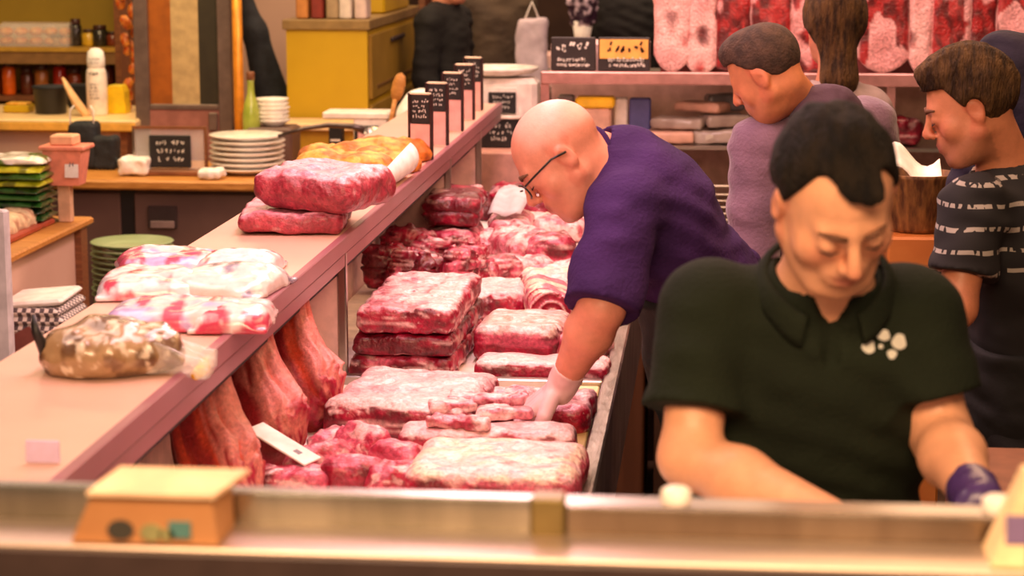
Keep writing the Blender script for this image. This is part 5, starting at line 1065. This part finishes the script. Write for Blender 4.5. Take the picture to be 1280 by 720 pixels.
# ------------------------------------------------------------------ steel display case in the foreground
dc = thing('steel_display_case', (-.15, 1.72, 0), 'blurred brushed-steel display case top with raised rail across the foreground', 'display case')
def chd(mb, name, m, lab=None):
    o = mb.obj(name, m, dc); o.location = (.15, -1.72, 0)
    if lab: o['label'] = lab
    return o
m_rl = mat('brushed_steel', (150, 148, 136), .22, 1, col2=(190, 188, 176), scale=3, stretch=(6, 1, 1))
m_ldg = mat('ledge_steel', (196, 176, 160), .35, .85, col2=(214, 194, 176), scale=5, stretch=(1, 8, 1))
YR = 1.82; YF = 1.738
chd(MB().box(-.78, .54, YF, YR, 1.385, 1.40, .002), 'top_ledge', m_ldg)
chd(MB().box(-.78, -.158, YR, YR+.012, 1.385, 1.430, .002), 'back_rail', m_rl)
chd(MB().box(-.128, .54, YR, YR+.012, 1.380, 1.424, .002), 'back_rail', mat('brushed_steel_warm', (132, 118, 104), .25, 1, col2=(160, 146, 130), scale=3, stretch=(6, 1, 1)))
chd(MB().box(-.158, -.128, YR-.012, YR+.02, 1.36, 1.434, .002), 'rail_post', mat('brass_olive', (112, 96, 56), .4, .4), 'dull brass post between the rails')
chd(MB().box(-.78, .54, YF-.006, YF, 1.34, 1.396, .001), 'front_edge', mat('edge_dark', (58, 44, 40), .4), 'dark front edge')
chd(MB().box(-.78, .54, YF+.005, YF+.015, .9, 1.385), 'front_glass', m_glass); chd(MB().box(-.78, .54, YF, YF+.12, 0, .9, .01), 'case_base', m_steel)
for x in (-.78, .52): chd(MB().box(x, x+.02, YF+.015, YR, .9, 1.385), 'case_upright', m_steel)
# cake-box
bx = thing('cardboard_box', (-.494, 1.780, 1.401), 'small brown cardboard box with dark round and teal prints standing on the steel ledge', 'box')
mb = MB(); V = [(-.072, -.032, 0), (.062, -.032, 0), (.062, .032, 0), (-.072, .032, 0), (-.052, -.030, .058), (.056, -.030, .058), (.060, .032, .062), (-.050, .032, .062)]
mb.add(V, [(0, 3, 2, 1), (0, 1, 5, 4), (1, 2, 6, 5), (2, 3, 7, 6), (3, 0, 4, 7), (4, 5, 6, 7)]); mb.obj('carton', m_card, bx)
MB().add([(-.056, -.034, .056), (.060, -.034, .056), (.076, .034, .064), (-.044, .034, .064), (-.056, -.034, .061), (.060, -.034, .061), (.076, .034, .069), (-.044, .034, .069)], [(0, 3, 2, 1), (0, 1, 5, 4), (1, 2, 6, 5), (2, 3, 7, 6), (3, 0, 4, 7), (4, 5, 6, 7)]).obj('lid', mat('pale_lid', (226, 190, 150), .6), bx)
bx.scale = (1, 1, .76)
def disc(name, x, z, r, m, sq=False):
    n = 4 if sq else 20; off = PI/4 if sq else 0; mb = MB(); mb.prism([(x+r*math.cos(2*PI*i/n+off), z+r*math.sin(2*PI*i/n+off)) for i in range(n)], -.0345, -.0325); return mb.obj(name, m, bx)
disc('dark_print', -.026, .016, .012, mat('dark_teal', (56, 52, 44), .7)); disc('green_print', .002, .014, .010, mat('sage_print', (130, 128, 84), .7)); disc('teal_print', .028, .018, .014, mat('teal_print', (70, 112, 108), .7), True); disc('green_print', .016, .012, .007, mat('sage_print', (130, 128, 84), .7))
# bag at right border
rb = thing('paper_bag', (.262, 1.780, 1.401), 'blurred cream paper bag with dark and violet print, cut by the right border', 'bag')
mb = MB(); V = [(-.018, -.03, 0), (.08, -.03, 0), (.08, .03, 0), (-.018, .03, 0), (.010, -.012, .080), (.08, -.012, .09), (.08, .012, .09), (.010, .012, .080)]
mb.add(V, [(0, 3, 2, 1), (0, 1, 5, 4), (1, 2, 6, 5), (2, 3, 7, 6), (3, 0, 4, 7), (4, 5, 6, 7)]); mb.obj('bag_body', mat('cream_paper', (226, 196, 152), .7, bump=.2), rb)
for n_, x0, x1, z0, z1, c in (('violet_print', -.006, .02, .02, .045, (110, 90, 130)), ('dark_print', .012, .04, .0, .055, (74, 50, 50))):
    o = MB().box(x0, x1, -.0008, .0008, z0, z1).obj(n_, mat('bag_'+n_, c, .6), rb, (.0, -.0305+.0, .0), (-.22, 0, 0))
for px, lab in ((845, 'small blurred white cup behind the rail, below the bare elbow'), (1247, 'small white cup behind the steel rail next to the cream paper bag')):
    p = aty(px, 634, 1.885); o = MB().lathe([(.001, .0), (.013, .0), (.015, .003), (.014, .013), (.010, .016), (.001, .017)], 24).obj('white_cup', m_white, loc=(p[0], 1.885, 1.411), smooth=True); tag(o, lab, 'cup')
o = MB().box(-.78, .54, 1.855, 1.915, 1.36, 1.410, .004).obj('rear_ledge', m_steel); tag(o, 'narrow steel ledge right behind the foreground rail', 'ledge')
wbn = thing('prep_table', (.15, 2.3, 0), 'steel preparation table in front of the person in the dark green polo', 'table')
MB().box(-.55, .5, -.32, .28, 1.03, 1.06, .004).obj('table_top', m_steel, wbn); MB().box(-.5, .45, -.28, .24, 0, 1.03).obj('table_base', m_brown, wbn)
# ------------------------------------------------------------------ light
def area(name, loc, rot, sx, sy, e, c):
    l = bpy.data.lights.new(name, 'AREA'); l.shape = 'RECTANGLE'; l.size = sx; l.size_y = sy; l.energy = e; l.color = tuple(float(v) for v in lin(c))
    o = bpy.data.objects.new(name, l); C.objects.link(o); o.location = loc; o.rotation_euler = rot; return o
area('tray_lamp', (-.6, 4.6, 2.75), (0, 0, 0), .5, 3.2, 51, (255, 200, 206))
area('tray_lamp', (-.7, 6.9, 2.75), (0, 0, 0), .5, 1.6, 26, (255, 206, 196))
area('ledge_lamp', (-1.5, 3.6, 2.7), (0, -.35, 0), .5, 2.0, 15, (255, 214, 196))
area('front_lamp', (-.1, .9, 2.6), (.62, 0, -.1), 1.6, .6, 62, (255, 208, 160))
area('aisle_lamp', (.6, 4.9, 2.9), (0, 0, 0), 1.0, 2.6, 40, (255, 200, 150))
area('case_lamp', (.4, 7.3, 2.7), (.15, 0, 0), 2.2, .5, 30, (255, 206, 190))
area('stall_lamp', (-2.4, 8.0, 2.9), (.2, 0, 0), 1.6, 1.6, 56, (255, 218, 160))
area('hall_lamp', (-1.0, 10.2, 3.1), (0, 0, 0), 3.0, 2.0, 50, (255, 210, 170))
w = bpy.data.worlds.new('world'); bpy.context.scene.world = w; w.use_nodes = True
nt = w.node_tree; bg = nt.nodes['Background']; bg.inputs['Strength'].default_value = .32; bg.inputs['Color'].default_value = rgba((255, 206, 172))
vs = bpy.context.scene.view_settings; vs.view_transform = 'Standard'; vs.look = 'None'; vs.gamma = 1; vs.use_curve_mapping = False; vs.exposure = .08
